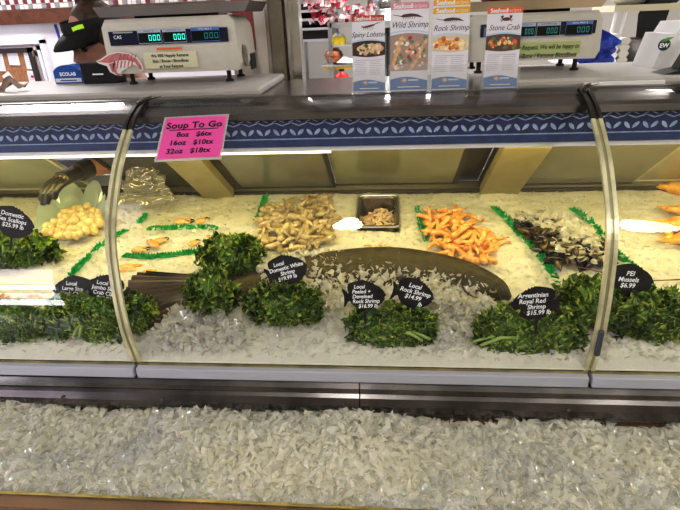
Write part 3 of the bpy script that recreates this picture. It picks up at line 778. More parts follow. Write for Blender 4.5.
# mussels
def mussel_mesh(name, m_, seed):
    mb = MB(); nu, sv = 11, 10; vs = []; fs = []
    for i in range(nu):
        u = i/(nu-1); x = u-.5; w = .27*math.sin(PI*min(1,u*.93+.035))**.75*(.45+.75*u)*(1.05); cv = .10*math.sin(PI*u)
        for k in range(sv):
            th = 2*PI*k/sv; z = math.sin(th); zz = (abs(z)**.8)*(1 if z > 0 else -1)*w*.62
            vs.append((x, w*math.cos(th)+cv, zz*(1 if abs(math.cos(th)) < .99 else .3)))
    for i in range(nu-1):
        for k in range(sv): fs.append((i*sv+k,(i+1)*sv+k,(i+1)*sv+(k+1)%sv,i*sv+(k+1)%sv))
    fs += [tuple(range(sv)),tuple(range((nu-1)*sv,nu*sv))[::-1]]
    mb.add(vs,fs,0)
    mb.tube([(-.42,.05,0),(-.2,.215,0),(0,.30,0),(.25,.36,0),(.42,.25,0)],.014,5,1)
    return mb.build(name,m_,None,True)
mu1 = mat('mussel black', (.012,.012,.018), .22, spec=.7, var=.4, vscale=3)
mu2 = mat('mussel brown', (.035,.02,.010), .25, spec=.7, col2=(.10,.06,.03), vscale=3)
mus = mat('mussel lip', (.13,.10,.07), .4)
pr = [mussel_mesh('mussel',[mu1,mus],0),mussel_mesh('mussel',[mu1,mus],1),mussel_mesh('mussel',[mu2,mus],2)]
pile('mussel','mussel','dark mussel in the ice-covered heap between the two green dividers','dark mussels in the iced heap',pr,[(512,216),(530,218),(556,222),(560,238),(590,236),(608,246),(612,262),(590,266),(575,262),(558,266),(545,258),(532,246),(522,232)],64,.060,8,.02,4.5,.5)
heap('loose_ice','loose ice chips covering the middle and back of the mussel heap',[(512,212),(540,208),(572,214),(596,232),(604,242),(590,246),(566,236),(545,226),(520,220)],300,(.022,.042),.028,11,[fl1,fl1,fl2],.6)
heap('loose_ice','loose flat ice chips lying over the front mussels near the skewer',[(545,240),(566,236),(606,250),(612,262),(585,262),(560,252)],85,(.024,.04),.026,12,[fl1,fl1,fl2],.6)
for k,(pl,nn) in enumerate(((((493,203),(500,207),(563,284),(554,288)),60),(((572,204),(580,206),(650,285),(640,288)),60),(((84,262),(92,262),(122,236),(110,236)),30),(((150,226),(216,224),(216,231),(150,232)),26))):
    heap('loose_ice','ice chips lodged over the '+('long divider left of the mussels','divider right of the mussels','divider beside the scallop tray','rear divider of the crab claws')[k],pl,nn,(.006,.022),.018,40+k,[fl1,fl1,fl2],.6)
# stainless pan with picked shrimp meat
pc, pw, pd = PANC, PANW, PAND
pan = thing('steel_pan','small square stainless steel pan of shrimp meat set into the ice','pan',pc+V((0,0,.012)),(SLOPE*.9,0,0))
mb = MB(); ring = []
for (e,z) in ((0,0),(.010,.0),(.012,-.004),(.022,-.085),(.03,-.09)):
    ring += [(x,y,z) for x,y in rrect(-pw+e,-pd+e,pw-e,pd-e,.02)]
k = len(ring)//5; fs = [(i*k+j,i*k+(j+1)%k,(i+1)*k+(j+1)%k,(i+1)*k+j) for i in range(4) for j in range(k)]+[tuple(range(4*k,5*k))]
mb.add(ring,fs).build('basin', mat('pan steel', (.42,.40,.34), .25, 1), pan)
MB().tube([(x,y,0) for x,y in rrect(-pw,-pd,pw,pd,.02)]+[(pw-.02,-pd,0)],.0035,6).build('rim', steel_lt, pan)
pm = mat('shrimp meat', (.70,.46,.24), .35, col2=(.85,.68,.46), vscale=6, spec=.6)
pp = [shrimp_mesh('peeled_shrimp',[pm,pm,pm],c,i,False) for i,c in enumerate((2.4,-2.8))]
for i in range(110):
    src = pp[i % 2]; o = src if i < 2 else src.copy()
    if i > 1: COL.objects.link(o)
    u, w = random.uniform(-.70,.78), random.uniform(-.8,.62); hz = -.060+.050*max(0,1-abs(u-.1)*.8-abs(w+.1)*.7)+random.uniform(-.006,.006)
    o.location = pan.matrix_basis @ V((u*pw,w*pd,hz)); o.rotation_euler = (random.gauss(0,.5),random.gauss(0,.5),random.uniform(0,6.28)); s = random.uniform(.030,.038); o.scale = (s,s,s)
    tag(o,'small peeled shrimp in the heap inside the stainless steel pan','shrimp','peeled shrimp in the steel pan')
for px,py in ((367,245),(374,247),(381,244.5),(388,245.5),(378,248)):
    o = pp[0].copy(); COL.objects.link(o); o.location = bed(px,py,.010); o.rotation_euler = (.2,0,px); o.scale = (.034,)*3
    tag(o,'loose peeled shrimp on the ice between steel pan and fish','shrimp','loose peeled shrimp below the pan')
# scallop tray and scallops
cel = sheet('celadon plastic', (.62,.76,.66), .10, .15, .08, transl=.3)
tc_ = bed(74,220); tr = thing('scallop_tray','pale celadon plastic tray with tall leaf-like lobes holding yellow scallops','tray',tc_,(SLOPE,0,.05))
mb = MB(); nr_, nt_ = 9, 96; vs = []; fs = []
ax_, ay_ = .115, .125
for i in range(nr_):
    u = i/(nr_-1)
    for k in range(nt_):
        t = 2*PI*k/nt_; back = max(0,math.sin(t)+.15); lobe = abs(math.sin(t*3.5+.6))**.6
        rr = .35+.65*u+.12*lobe*u*u*(.5+back); z = .004+u**2.2*(.022+.055*lobe*min(1,back*1.3)+.010*lobe)
        vs.append((ax_*rr*math.cos(t),ay_*rr*math.sin(t),z))
for i in range(nr_-1):
    for k in range(nt_): fs.append((i*nt_+k,i*nt_+(k+1)%nt_,(i+1)*nt_+(k+1)%nt_,(i+1)*nt_+k))
fs.append(tuple(range(nt_)))
mb.add(vs,fs).build('bowl', cel, tr, True)
scm = mat('scallop', (.80,.58,.20), .3, col2=(.92,.76,.42), vscale=14, spec=.6, sub=.15)
def scallop_mesh(seed):
    r = random.Random(seed); mb = MB(); prof = [(0,-.5),(.7,-.48),(.95,-.3),(1,0),(.95,.28),(.75,.45),(.4,.52),(0,.54)]
    mb.lathe([(a*.5,b*.7) for a,b in prof],seg=14,sx=1,sy=r.uniform(.8,.95)); o = mb.build('scallop',scm,None,True)
    for v in o.data.vertices: v.co += V(noise.noise_vector(v.co*2+V((seed,0,0))))*.07
    return o
sp = [scallop_mesh(i) for i in range(3)]
pile('scallop','scallop','plump yellow sea scallop heaped in the pale celadon tray','sea scallops in the celadon tray',sp,[(44,230),(58,216),(74,210),(88,206),(99,210),(100,222),(94,232),(76,236),(54,238)],58,.036,21,.05,5,.6,.022)
# crab claws
ca = mat('claw shell', (.80,.36,.07), .25, col2=(.92,.66,.32), vscale=20, spec=.6); cb = mat('claw tip', (.015,.01,.008), .25)
def claw(label, px, py, s, rz, h=.0, black=True, loc=None, cmat=None, grp='stone crab claws half buried in ice'):
    s *= 1.25 if s < .06 else 1
    t = thing('crab_claw', label, 'crab claw', loc or bed(px,py,h), (SLOPE,0,rz), grp); cm = cmat or ca
    mb = MB(); mb.tube([(-.5*s,0,0),(-.40*s,0,.02*s),(-.15*s,.0,.04*s),(.1*s,0,.04*s),(.25*s,.02*s,.03*s)],[.10*s,.2*s,.27*s,.23*s,.12*s],10,flat=.7)
    mb.build('palm', cm, t, True)
    for k,(nm_,sg_) in enumerate((('fixed_finger',-1),('movable_finger',1))):
        MB().tube([(.1*s,sg_*.10*s,.03*s),(.30*s,sg_*.17*s,.03*s),(.42*s,sg_*.15*s,.03*s)],[.10*s,.075*s,.055*s],8).build(nm_, cm, t, True)
        MB().tube([(.42*s,sg_*.15*s,.03*s),(.55*s,sg_*.10*s,.03*s),(.66*s,sg_*.02*s,.03*s)],[.055*s,.04*s,.008*s],8).build('claw_tip', cb if black else cm, t, True)
    return t
claw('orange stone crab claw with a black tip pointing up left, nearest the left seam', 153, 244, .052, 2.3, .008)
claw('yellow orange stone crab claw just right of the black-tipped one', 160, 241, .04, .8, .006)
claw('orange stone crab claw poking out low beside the front green divider', 140, 250, .042, .3, .002)
claw('small orange stone crab claw in the middle of the two claw dividers', 194, 243, .036, 1.2, .002)
claw('stone crab claw behind the rear green divider with pale orange shell', 183, 222, .05, .2, .002)
claw('stone crab claw behind the rear divider with its dark tip turned right', 202, 221, .042, 1.0, .003)
claw('stone crab claw tucked against the tall kale with dark tip', 213, 238, .036, 2.6, .002)
claw('long pale orange crab claw in front of the dividers beside the left seam', 130, 269, .075, .25, -.004, False)
claw('flat pale orange crab claw above the fish tail fin', 152, 275, .075, .1, -.006, False)
cr_ = mat('king crab shell', (.85,.33,.05), .3, col2=(.93,.60,.16), vscale=40, spec=.6)
claw('bright orange pointed crab claw at the upper right edge of the ice', 674, 189, .13, 2.55, .010, False, cmat=cr_, grp='crab on the right-hand ice')
claw('yellow orange knobbly crab claw at the right edge above the skewer', 680, 226, .15, 2.9, .02, False, cmat=cr_, grp='crab on the right-hand ice')
claw('small curled yellow crab claw left of the knobbly one at the right edge', 668, 233, .04, 1.4, .006, False, cmat=cr_, grp='crab on the right-hand ice')
claw('yellow orange crab claw lying just behind the knobbly one at the right edge', 684, 212, .12, 2.5, .02, False, cmat=cr_, grp='crab on the right-hand ice')
claw('orange crab claw lying in front of the knobbly one at the right edge', 684, 240, .12, 3.3, .012, False, cmat=cr_, grp='crab on the right-hand ice')
# crumpled clear bag hanging in the rear opening
bagm = sheet('clear crumpled plastic', (.55,.53,.45), .62, .16, .12, transl=.4)
nb = 40; vs = np.zeros((nb,nb,3)); bc = rear(152,178)+V((0,-.03,0))
for i in range(nb):
    for j in range(nb):
        u, w = i/(nb-1), j/(nb-1); th = (u-.5)*5.2
        rr = .012+.050*w**.8; q = noise.noise_vector(V((u*7,w*7,3)))*.020+noise.noise_vector(V((u*17,w*17,8)))*.008
        vs[i,j] = (rr*math.sin(th)*1.15+q.x-.012*w,-rr*math.cos(th)*.45+q.y,.062-.125*w+q.z*.6); vs[i,j] *= (1.4,1.1,1.35)
ii = np.arange(nb-1)[None]+np.arange(nb-1)[:,None]*nb
bag = nm(vs.reshape(-1,3), np.stack([ii,ii+1,ii+nb+1,ii+nb],-1).reshape(-1,4), 'plastic_bag', bagm)
bag.location = bc+V((0,-.01,.012)); tag(bag,'crumpled clear plastic bag in the rear opening beside the left seam','bag')
# ------------------------------------------------------------------ boards on the deck
DZ, BZT = 1.349, 1.371
boardm = mat('white board', (.46,.44,.43), .4, var=.06, vscale=6)
bl = aY(252,85,1.50).x
o = MB().box((X0+.02,1.496,DZ+.0005),(bl+.02,1.895,BZT), bev=.006).build('cutting_board', boardm); tag(o,'long white cutting board under the left scale','cutting board')
br = aY(512,80,1.50).x
o = MB().box((br,1.496,DZ+.0005),(X1-.02,1.895,BZT), bev=.006).build('cutting_board', boardm); tag(o,'long white cutting board under the right scale','cutting board')
pw0, pw1 = aY(586,84,1.47), aY(668,82,1.47)
o = MB().box((pw0.x,1.482,DZ+.0002),(pw1.x,1.494,DZ+.012), bev=.002).build('plastic_strip', white_pl); tag(o,'white plastic strip along the deck edge at the right','strip')

# ------------------------------------------------------------------ deli scales
disp = mat('display navy', (.006,.012,.035), .2, spec=.6); win = mat('display window', (.004,.006,.006), .15)
lcd = mat('teal digits', (.05,.75,.62), .4, emit=1.1); lcd2 = mat('dim teal digits', (.02,.20,.20), .4, emit=.35)
frm = mat('display frame', (.42,.46,.60), .4); frb = mat('display strip blue', (.07,.16,.45), .4)
plat = mat('platter steel', (.25,.235,.225), .35, .85, var=.15, vscale=4); plat2 = mat('platter bronze', (.36,.29,.20), .3, .9, var=.2, vscale=4)
gtx0 = mat('small print grey', (.35,.36,.42), .6)
def digits(t, lx0, lx1, z, h, n, m_):
    mb = MB(); w = (lx1-lx0)/n
    for i in range(n):
        x = lx0+i*w+w*.15; q = w*.68; th = h*.13
        mb.flat([(x,z+h/2-th),(x+q,z+h/2-th),(x+q,z+h/2),(x,z+h/2)],0).flat([(x,z-h/2),(x+q,z-h/2),(x+q,z-h/2+th),(x,z-h/2+th)],0)
        for xx in (x,x+q-th*.8): mb.flat([(xx,z-h/2+th),(xx+th*.8,z-h/2+th),(xx+th*.8,z+h/2-th),(xx,z+h/2-th)],0)
    mb.build('digits', m_, t, loc=(0,-.004,0))
def scale(name, label, Y, xl, xr, yb, yt, px_c, depth, platm, plat_px, plat_y):
    zb, zt = aY(px_c,yb,Y).z, aY(px_c,yt,Y).z
    x0, x1 = aY(xl,(yb+yt)/2,Y).x, aY(xr,(yb+yt)/2,Y).x
    cx = (x0+x1)/2; t = thing(name, label, 'scale', (cx,Y,BZT)); w = (x1-x0)/2; h0, h1 = zb-BZT, zt-BZT
    ol = [(-w+.012,h0),(w-.012,h0),(w-.002,h0+.02),(w-.006,h1-.02),(w-.022,h1),(-w+.02,h1),(-w+.004,h1-.022),(-w+.002,h0+.02)]
    b = MB(); n = len(ol)
    vs = [(x,.004,z) for x,z in [(x*.985,z) for x,z in ol]]+[(x,.014 if False else .010,z) for x,z in ol]+[(x,depth*.8,z if z < h1-.03 else z-.004) for x,z in ol]+[(x*.97,depth,z if z < h0+.03 else z*.86) for x,z in ol]
    fs = [tuple(range(n-1,-1,-1)),tuple(range(3*n,4*n))]+[(k*n+i,k*n+(i+1)%n,(k+1)*n+(i+1)%n,(k+1)*n+i) for k in range(3) for i in range(n)]
    b.add(vs,fs).build('body', beige, t)
    for sx in (-1,1):
        for yy in (.045,depth-.05):
            MB().lathe([(0,0),(.013,0),(.013,.006),(.007,.008),(.007,h0+.002),(0,h0+.002)],(sx*(w-.055),yy,0),12).build('foot', black, t)
    # platter
    pa, pb = aY(plat_px[0],plat_y[0],Y).x-cx, aY(plat_px[1],plat_y[0],Y).x-cx; ph1 = aY(px_c,plat_y[0],Y).z-BZT; ph0 = aY(px_c,plat_y[1],Y).z-BZT
    MB().prism([(pa+.018,ph0),(pb-.018,ph0),(pb-.004,ph1-.006),(pb,ph1),(pa,ph1),(pa+.004,ph1-.006)],-.012,depth-.01,'y').build('platter', platm, t)
    MB().box((-w*.55,.05,h1-.003),(w*.55,depth-.08,ph0+.001)).build('platter_support', black, t)
    def L(px,py): p = aY(px,py,Y); return (p.x-cx, p.z-BZT)
    return t, L, w, h0, h1, depth
def rectL(L, a, b):     # px rectangle -> local x0,z0,x1,z1
    p, q = L(*a), L(*b); return p[0], min(p[1],q[1]), q[0], max(p[1],q[1])
t, L, w, h0, h1, dp = scale('deli_scale','grey counter scale on the left with a pink shrimp sticker and teal digits',1.65,102,239,72.5,17,170,.235,plat,(93,251),(4,14.5))
x0,z0,x1,z1 = rectL(L,(111,46),(227,27)); MB().prism(rrect(x0,z0,x1,z1,.002),-.0012,.006,'y').build('display_panel', disp, t)
for k,((a,b),m_,fm) in enumerate((((138,161.5),lcd,frm),((163,186.5),lcd,frm),((191.5,220),lcd2,frb))):
    u0,u1 = L(a,36)[0],L(b,36)[0]; zz0,zz1 = L(150,43.5)[1],L(150,29.5)[1]
    wf = MB().flat([(u0,zz0),(u1,zz0),(u1,zz1),(u0,zz1)],-.0016).build('display_frame', fm, t)
    MB().flat([(u0+.001,zz0+.002),(u1-.001,zz0+.002),(u1-.001,zz1-.009),(u0+.001,zz1-.009)],-.0026).build('display_window', win, wf)
    uw = u1-u0; digits(t,u1-uw*.56,u1-uw*.02,(zz0+zz1)/2-.0035,.016,3,m_)
    text(('WEIGHT  lb','UNIT PRICE  $/lb','TOTAL PRICE  $')[k],.006,navy_ink if k < 2 else chalk,t,((u0+u1)/2,-.003,zz1-.0045))
MB().flat([(L(113,33)[0],L(124,32.2)[1]-.003),(L(133,33)[0],L(124,32.2)[1]-.003),(L(133,33)[0],L(124,32.2)[1]+.001),(L(113,33)[0],L(124,32.2)[1]+.001)],-.002).build('small_print', gtx0, t)
text('CAS',.014,chalk,t,(L(118,37.5)[0],-.003,L(118,37.5)[1]))
stick = mat('cream sticker', (.66,.64,.46), .5); stg = mat('green sticker', (.40,.46,.20), .5)
x0,z0,x1,z1 = rectL(L,(146,69),(196,51)); s_ = MB().prism(rrect(x0,z0,x1,z1,.002),-.001,.006,'y').build('sticker', stick, t); s_['label'] = 'cream sticker with request notice'
for i,ln in enumerate(('We Will Happily Remove','Skin / Bones / Bloodlines','at Your Request')):
    text(ln,.0125,ink,s_,((x0+x1)/2,-.002,z1-.010-i*.0155),bold=.0003,sx=.92)
x0,z0,x1,z1 = rectL(L,(157,50.2),(182,47)); MB().flat([(x0,z0),(x1,z0),(x1,z1),(x0,z1)],-.0012).build('sticker', mat('orange sticker', (.70,.14,.03), .5), t)['label'] = 'small orange sticker'
# pink shrimp sticker
def P2(pts): return [L(x,y) for x,y in pts]
sh = MB(); X_ = [mat('sticker pink', (.52,.16,.17), .5, var=.25, vscale=60), mat('sticker white', (.74,.70,.70), .5), mat('sticker dark pink', (.30,.06,.08), .5)]
sh.flat(P2([(96,61),(101,59),(108,54),(118,51.5),(129,53),(138,58),(143,66),(143.5,70.5),(140,71.5),(137,66),(133,64.5),(126,69),(121,72),(123,76),(116,75),(110,72),(107,66),(99,63.5)])[::-1],-.0012,1)
sh.flat(P2([(97,61.3),(102,60),(109,55.2),(118,52.8),(129,54.2),(137,59),(141.5,66),(142,69.6),(140,69.6),(135,62),(127,60),(118,60.5),(110,63),(104,62.7)])[::-1],-.0018,0)
for i in range(6): xx = 114+i*3.6; sh.flat(P2([(xx,61),(xx+1.6,60.5),(xx+.4,69-i*.5),(xx-1.0,69-i*.5)])[::-1],-.0018,0)
for i in range(5): xx = 121+i*3.8; sh.flat(P2([(xx,53.6),(xx+.7,53.8),(xx-1,60),(xx-1.7,60)])[::-1],-.0024,2)
sh.flat(P2([(109,64),(116,62),(117,74),(112,71)])[::-1],-.0018,0)
sh.flat(P2([(116,73),(122,74),(123,75.6),(117,75)])[::-1],-.0018,0)
sh.build('shrimp_sticker', X_, t)['label'] = 'pink shrimp shaped sticker'
# right flank: speaker oval, slot
MB().add([(w-.0005,.06+.024*math.cos(a),.075+.034*math.sin(a)) for a in [2*PI*i/18 for i in range(18)]]+[(w+.003,.06+.02*math.cos(a),.075+.03*math.sin(a)) for a in [2*PI*i/18 for i in range(18)]],[(i,(i+1)%18,18+(i+1)%18,18+i) for i in range(18)]+[tuple(range(18,36))]).build('side_grille', mat('grille', (.14,.13,.11), .5, var=.5, vscale=200), t)
MB().box((w-.004,.13,.025),(w+.002,.19,.075),bev=.002).build('side_slot', black, t)
# right-hand scale
t, L, w, h0, h1, dp = scale('deli_scale','grey counter scale on the right with a green request sticker',1.65,464,604,60,12,545,.235,plat2,(459,608),(-1,9))
x0,z0,x1,z1 = rectL(L,(480,37.5),(597,20)); MB().prism(rrect(x0,z0,x1,z1,.002),-.0012,.006,'y').build('display_panel', disp, t)
for k,((a,b),m_,fm) in enumerate((((517,535.5),lcd2,frm),((536.5,560),lcd2,frm),((565.5,592),lcd2,frb))):
    u0,u1 = L(a,30)[0],L(b,30)[0]; zz0,zz1 = L(555,36)[1],L(555,22)[1]
    wf = MB().flat([(u0,zz0),(u1,zz0),(u1,zz1),(u0,zz1)],-.0016).build('display_frame', fm, t)
    MB().flat([(u0+.001,zz0+.002),(u1-.001,zz0+.002),(u1-.001,zz1-.009),(u0+.001,zz1-.009)],-.0026).build('display_window', win, wf)
    uw = u1-u0; digits(t,u1-uw*.60,u1-uw*.1,(zz0+zz1)/2-.0035,.015,3,m_)
    text(('WEIGHT  lb','UNIT PRICE  $/lb','TOTAL PRICE  $')[k],.006,navy_ink if k < 2 else chalk,t,((u0+u1)/2,-.003,zz1-.0045))
x0,z0,x1,z1 = rectL(L,(490,56),(581,40.5)); s_ = MB().prism(rrect(x0,z0,x1,z1,.002),-.001,.006,'y').build('sticker', stg, t); s_['label'] = 'pale green sticker with request notice'
text('At Your Request, We will be happy to',.0175,ink,s_,(x1-.004,-.002,z1-.014),shear=.2,align='RIGHT',sx=.76,bold=.0002)
text('Skin / De-Bone / Remove Bloodlines',.0175,ink,s_,(x1-.008,-.002,z1-.037),shear=.2,align='RIGHT',sx=.82,bold=.0002)
for k in range(3): MB().box((-w-.002,.04+.0*k,.05+.035*k),(-w+.004,.075,.062+.035*k),bev=.001).build('side_slot', [mat('slot grey', (.16,.16,.17), .5)], t)
q = aY(545,0,1.56)
red = thing('red_tray','dark red shallow tray lying on the right scale platter','tray',(aY(548,5,1.72).x,1.77,aY(545,-1,1.65).z+.001))
mb = MB(); ring = []
for e,z in ((.018,0),(0,.028),(.004,.028),(.02,.004)): ring += [(x,y,z) for x,y in rrect(-.19+e,-.11+e,.19-e,.11-e,.03)]
k = len(ring)//4; mb.add(ring,[tuple(range(k))[::-1]]+[(i*k+j,i*k+(j+1)%k,(i+1)*k+(j+1)%k,(i+1)*k+j) for i in range(3) for j in range(k)]+[tuple(range(3*k,4*k))]).build('tray_shell', mat('red plastic', (.20,.015,.025), .4), red)

# ------------------------------------------------------------------ recipe leaflets in clear holders
lilac = mat('leaflet lilac white', (.70,.68,.76), .45); acr = sheet('clear acrylic', (.8,.85,.85), .93, .06, .02)
sky = mat('leaflet sky arc', (.42,.58,.76), .5); wave = mat('leaflet blue wave', (.07,.16,.42), .45); gtx = mat('leaflet grey text', (.42,.40,.46), .6); sunm = mat('leaflet sun', (.85,.42,.12), .5)
def leaflet(label, hlabel, x0p, x1p, ytp, ybp, bancol, title, draw, kind, Y=1.474, double=False, zoff=0):
    bc_ = aY((x0p+x1p)/2,ybp,Y); tl = aY(x0p,(ytp+ybp)/2,Y); tr_ = aY(x1p,(ytp+ybp)/2,Y); tp = aY((x0p+x1p)/2,ytp,Y)
    W = tr_.x-tl.x; H_ = (tp.z-DZ-.006)
    lean = -.06
    if hlabel:
        hd = thing('leaflet_holder', hlabel, 'holder', (bc_.x,Y,DZ), (lean,0,0), 'clear leaflet holders on the deck')
        MB().box((-W*.54,-.016,.0003),(W*.54,.022,.004)).build('base', acr, hd)
        MB().box((-W*.54,.0145,.004),(W*.54,.0165,H_*.8)).build('back', acr, hd)
        MB().box((-W*.54,-.016,.004),(W*.54,-.0145,H_*.34)).build('front', acr, hd)
        for sx in (-1,1): MB().box((sx*W*.54-.0008,-.0145,.004),(sx*W*.54+.0008,.0145,H_*.34)).build('side', acr, hd)
    t = thing('recipe_leaflet', label, 'leaflet', (bc_.x,Y+(.006 if zoff else 0),DZ+.006+zoff), (lean,0,0), 'seafood recipe leaflets in clear holders')
    ban = mat('banner '+bancol[0], bancol[1], .45)
    MB().prism(rrect(-W/2,0,W/2,H_,.006),-.0008,.0012,'y').build('card', lilac, t)
    F = lambda pts: [(x*W-W/2,z*H_) for x,z in pts]
    bn = MB().prism(F([(0,.925),(1,.925),(1,.985),(.96,1.0),(.04,1.0),(0,.985)]),-.0013,-.0006,'y').build('banner', ban, t)
    text('Seafood',W*.155,paper,bn,(-W*.17,-.0018,H_*.958),bold=.0004); text('Recipes',W*.135,mat('banner pale text', (.80,.62,.58), .6),bn,(W*.24,-.0018,H_*.958))
    if zoff: return t
    ar = MB(); top = [(i/12,.655+.045*math.sin(PI*(.15+.75*i/12))) for i in range(13)]; ar.flat(F([(x,z-.018) for x,z in top]+top[::-1]),-.0012)
    ar.build('sky_arc', sky, t)
    text(title,W*.21,mat('title ink', (.03,.03,.07), .6),t,(0,-.0014,H_*.755),shear=.35,sx=.9)
    # drawing
    d = MB(); r = random.Random(len(title))
    if draw == 'crab':
        d.flat(F(arc(.55,.855,.12,.022,0,2*PI,14)[:-1]),-.0013)
        for sg in (-1,1):
            for a in range(4): x = .55+sg*(.08+.02*a); d.flat(F([(x,.855),(x+sg*.02,.852),(x+sg*.07,.825+.012*a),(x+sg*.05,.822+.012*a)][::sg]),-.0013)
            d.flat(F([(.55+sg*.1,.865),(.55+sg*.14,.86),(.55+sg*.17,.895),(.55+sg*.08,.9)][::sg]),-.0013)
    else:
        body_ = [(.25,.85),(.35,.872),(.55,.88),(.72,.865),(.86,.83),(.78,.835),(.6,.845),(.45,.84),(.33,.838)]
        if draw == 'lobster': body_ = [(.28,.865),(.36,.86),(.52,.875),(.66,.885),(.70,.87),(.55,.85),(.40,.842),(.30,.848)]
        d.flat(F(body_[::-1]),-.0013)
        for a in range(6): x = .36+.055*a; d.flat(F([(x,.845),(x+.018,.845),(x-.02,.815),(x-.028,.815)][::-1]),-.0013)
        if draw == 'lobster':
            for a in (0,1): d.flat(F([(.62,.875),(.66,.875),(.92-.1*a,.91),(.90-.1*a,.912)]),-.0013)
        else: d.flat(F([(.25,.85),(.28,.856),(.08,.872),(.06,.868)][::-1]),-.0013)
    d.build('drawing', mat('drawing brown', (.07,.03,.025), .6), t)
    # dish picture: plate of food as flat colour shapes
    z0,z1 = (.235,.64) if kind == 'taco' else (.475,.655)
    pb = MB(); bgm = mat('dish bg '+kind, {'soup':(.045,.02,.015),'taco':(.36,.25,.22),'fried':(.62,.52,.38),'crab':(.10,.05,.04)}[kind], .5)
    edge_t = [(i/10,z1-.0+.025*math.sin(PI*i/10)) for i in range(11)]
    edge_b = [(i/10,z0+(.0 if kind == 'taco' else -.022*math.sin(PI*i/10)+.012)) for i in range(11)]
    pb.flat(F(edge_b+edge_t[::-1]),-.0012,0)
    pal = {'soup':[(.62,.42,.26),(.72,.58,.42),(.40,.12,.05),(.05,.10,.03)],'taco':[(.40,.03,.05),(.72,.55,.46),(.13,.22,.12),(.60,.36,.20),(.75,.68,.60)],'fried':[(.62,.20,.04),(.72,.32,.08),(.50,.12,.03),(.75,.62,.38)],'crab':[(.72,.36,.08),(.60,.10,.04),(.75,.55,.30),(.10,.16,.05)]}[kind]
    ms = [bgm]+[mat('dish %s %d'%(kind,i), c, .5, var=.3, vscale=90) for i,c in enumerate(pal)]
    if kind == 'soup': pb.flat(F(arc(.55,(z0+z1)/2+.01,.42,.062,0,2*PI,20)[:-1]),-.0013,1)
    if kind == 'fried': pb.flat(F(arc(.5,(z0+z1)/2-.005,.5,.07,0,2*PI,20)[:-1]),-.0013,4)
    for i in range(46 if kind == 'taco' else 30):
        cx,cz = r.uniform(.1,.92), r.uniform(z0+.035,z1-.02); s = r.uniform(.035,.085)
        if kind == 'soup' and abs(cx-.55) > .33: continue
        k = r.randrange(len(pal))
        if kind == 'fried': k = 3 if cx > .72 else r.randrange(3)
        if kind == 'taco': k = 2 if cz > .56 and r.random() < .6 else (4 if cz < .32 and r.random() < .5 else k)
        pb.flat(F([(min(1,max(0,cx+s*math.cos(a)*r.uniform(.7,1.1))),cz+s*.42*math.sin(a)*r.uniform(.7,1.1)) for a in [2*PI*j/9 for j in range(9)]]),-.0014-.00001*i,1+k)
    if kind == 'taco':
        for a in ((.02,.30,.30,.66),(.48,.24,.95,.60)): pb.flat(F([(a[0],a[1]),(a[0]+.09,a[1]-.01),(a[2]+.05,a[3]-.02),(a[2]-.02,a[3])]),-.0020,4)
    pb.build('dish_picture', ms, t)
    if kind != 'taco':
        tb = MB()
        for i in range(9):
            z = .42-.024*i
            if i in (0,): tb.flat(F([(.1,z),(.9,z),(.9,z+.008),(.1,z+.008)]),-.0012); continue
            tb.flat(F([(.06,z),(.06+r.uniform(.2,.38),z),(.44,z+.007),(.06,z+.007)]),-.0012); tb.flat(F([(.52,z),(.52+r.uniform(.2,.42),z),(.9,z+.007),(.52,z+.007)]),-.0012)
        tb.build('recipe_text', gtx, t)
    wv = MB(); tw = [(i/10,.135+.03*math.sin(PI*(i/10)*1.2)) for i in range(11)]; wv.flat(F([(0,.01),(1,.01)]+tw[::-1]),-.0012).build('blue_wave', wave, t)
    sm = MB(); sm.flat(F(arc(.38,.125,.05,.017,0,2*PI,10)[:-1]),-.0016,0)
    for a in range(8): c,s = math.cos(a*PI/4),math.sin(a*PI/4); sm.flat(F([(.38+.055*c-.012*s,.125+.018*s+.004*c),(.38+.10*c,.125+.034*s),(.38+.055*c+.012*s,.125+.018*s-.004*c)][::-1]),-.0016,0)
    sm.build('sun_logo', sunm, t)
    MB().box((-.02*W,-.0017,H_*.115),(.26*W,-.0013,H_*.135)).build('logo_script', sky, t); MB().box((-.3*W,-.0017,H_*.04),(.3*W,-.0013,H_*.05)).build('small_print', paper, t)
    return t
leaflet('recipe leaflet titled Spiny Lobster with a red banner and bowl of soup','clear acrylic holder of the red-bannered lobster leaflet',353,385.5,15,92,('red',(.40,.04,.02)),'Spiny Lobster','lobster','soup')
leaflet('tall recipe leaflet titled Wild Shrimp with a pink banner and taco picture','clear acrylic holder of the pink-bannered leaflet',389.5,427.5,2,92.5,('pink',(.62,.25,.34)),'Wild Shrimp','shrimp','taco')
leaflet('recipe leaflet titled Rock Shrimp with a yellow banner and fried shrimp picture','clear acrylic holder of the two yellow-bannered leaflets',430.5,466.5,7,91,('yellow',(.72,.38,.02)),'Rock Shrimp','shrimp','fried')
leaflet('second yellow-bannered leaflet peeking up behind the Rock Shrimp one',None,430.5,466.5,7,91,('yellow',(.72,.38,.02)),'Rock Shrimp','shrimp','fried',zoff=.019)
leaflet('recipe leaflet titled Stone Crab with an orange-red banner, beside the right scale','clear acrylic holder of the orange-bannered crab leaflet',482,516.5,7,90,('orange',(.66,.12,.03)),'Stone Crab','crab','crab')

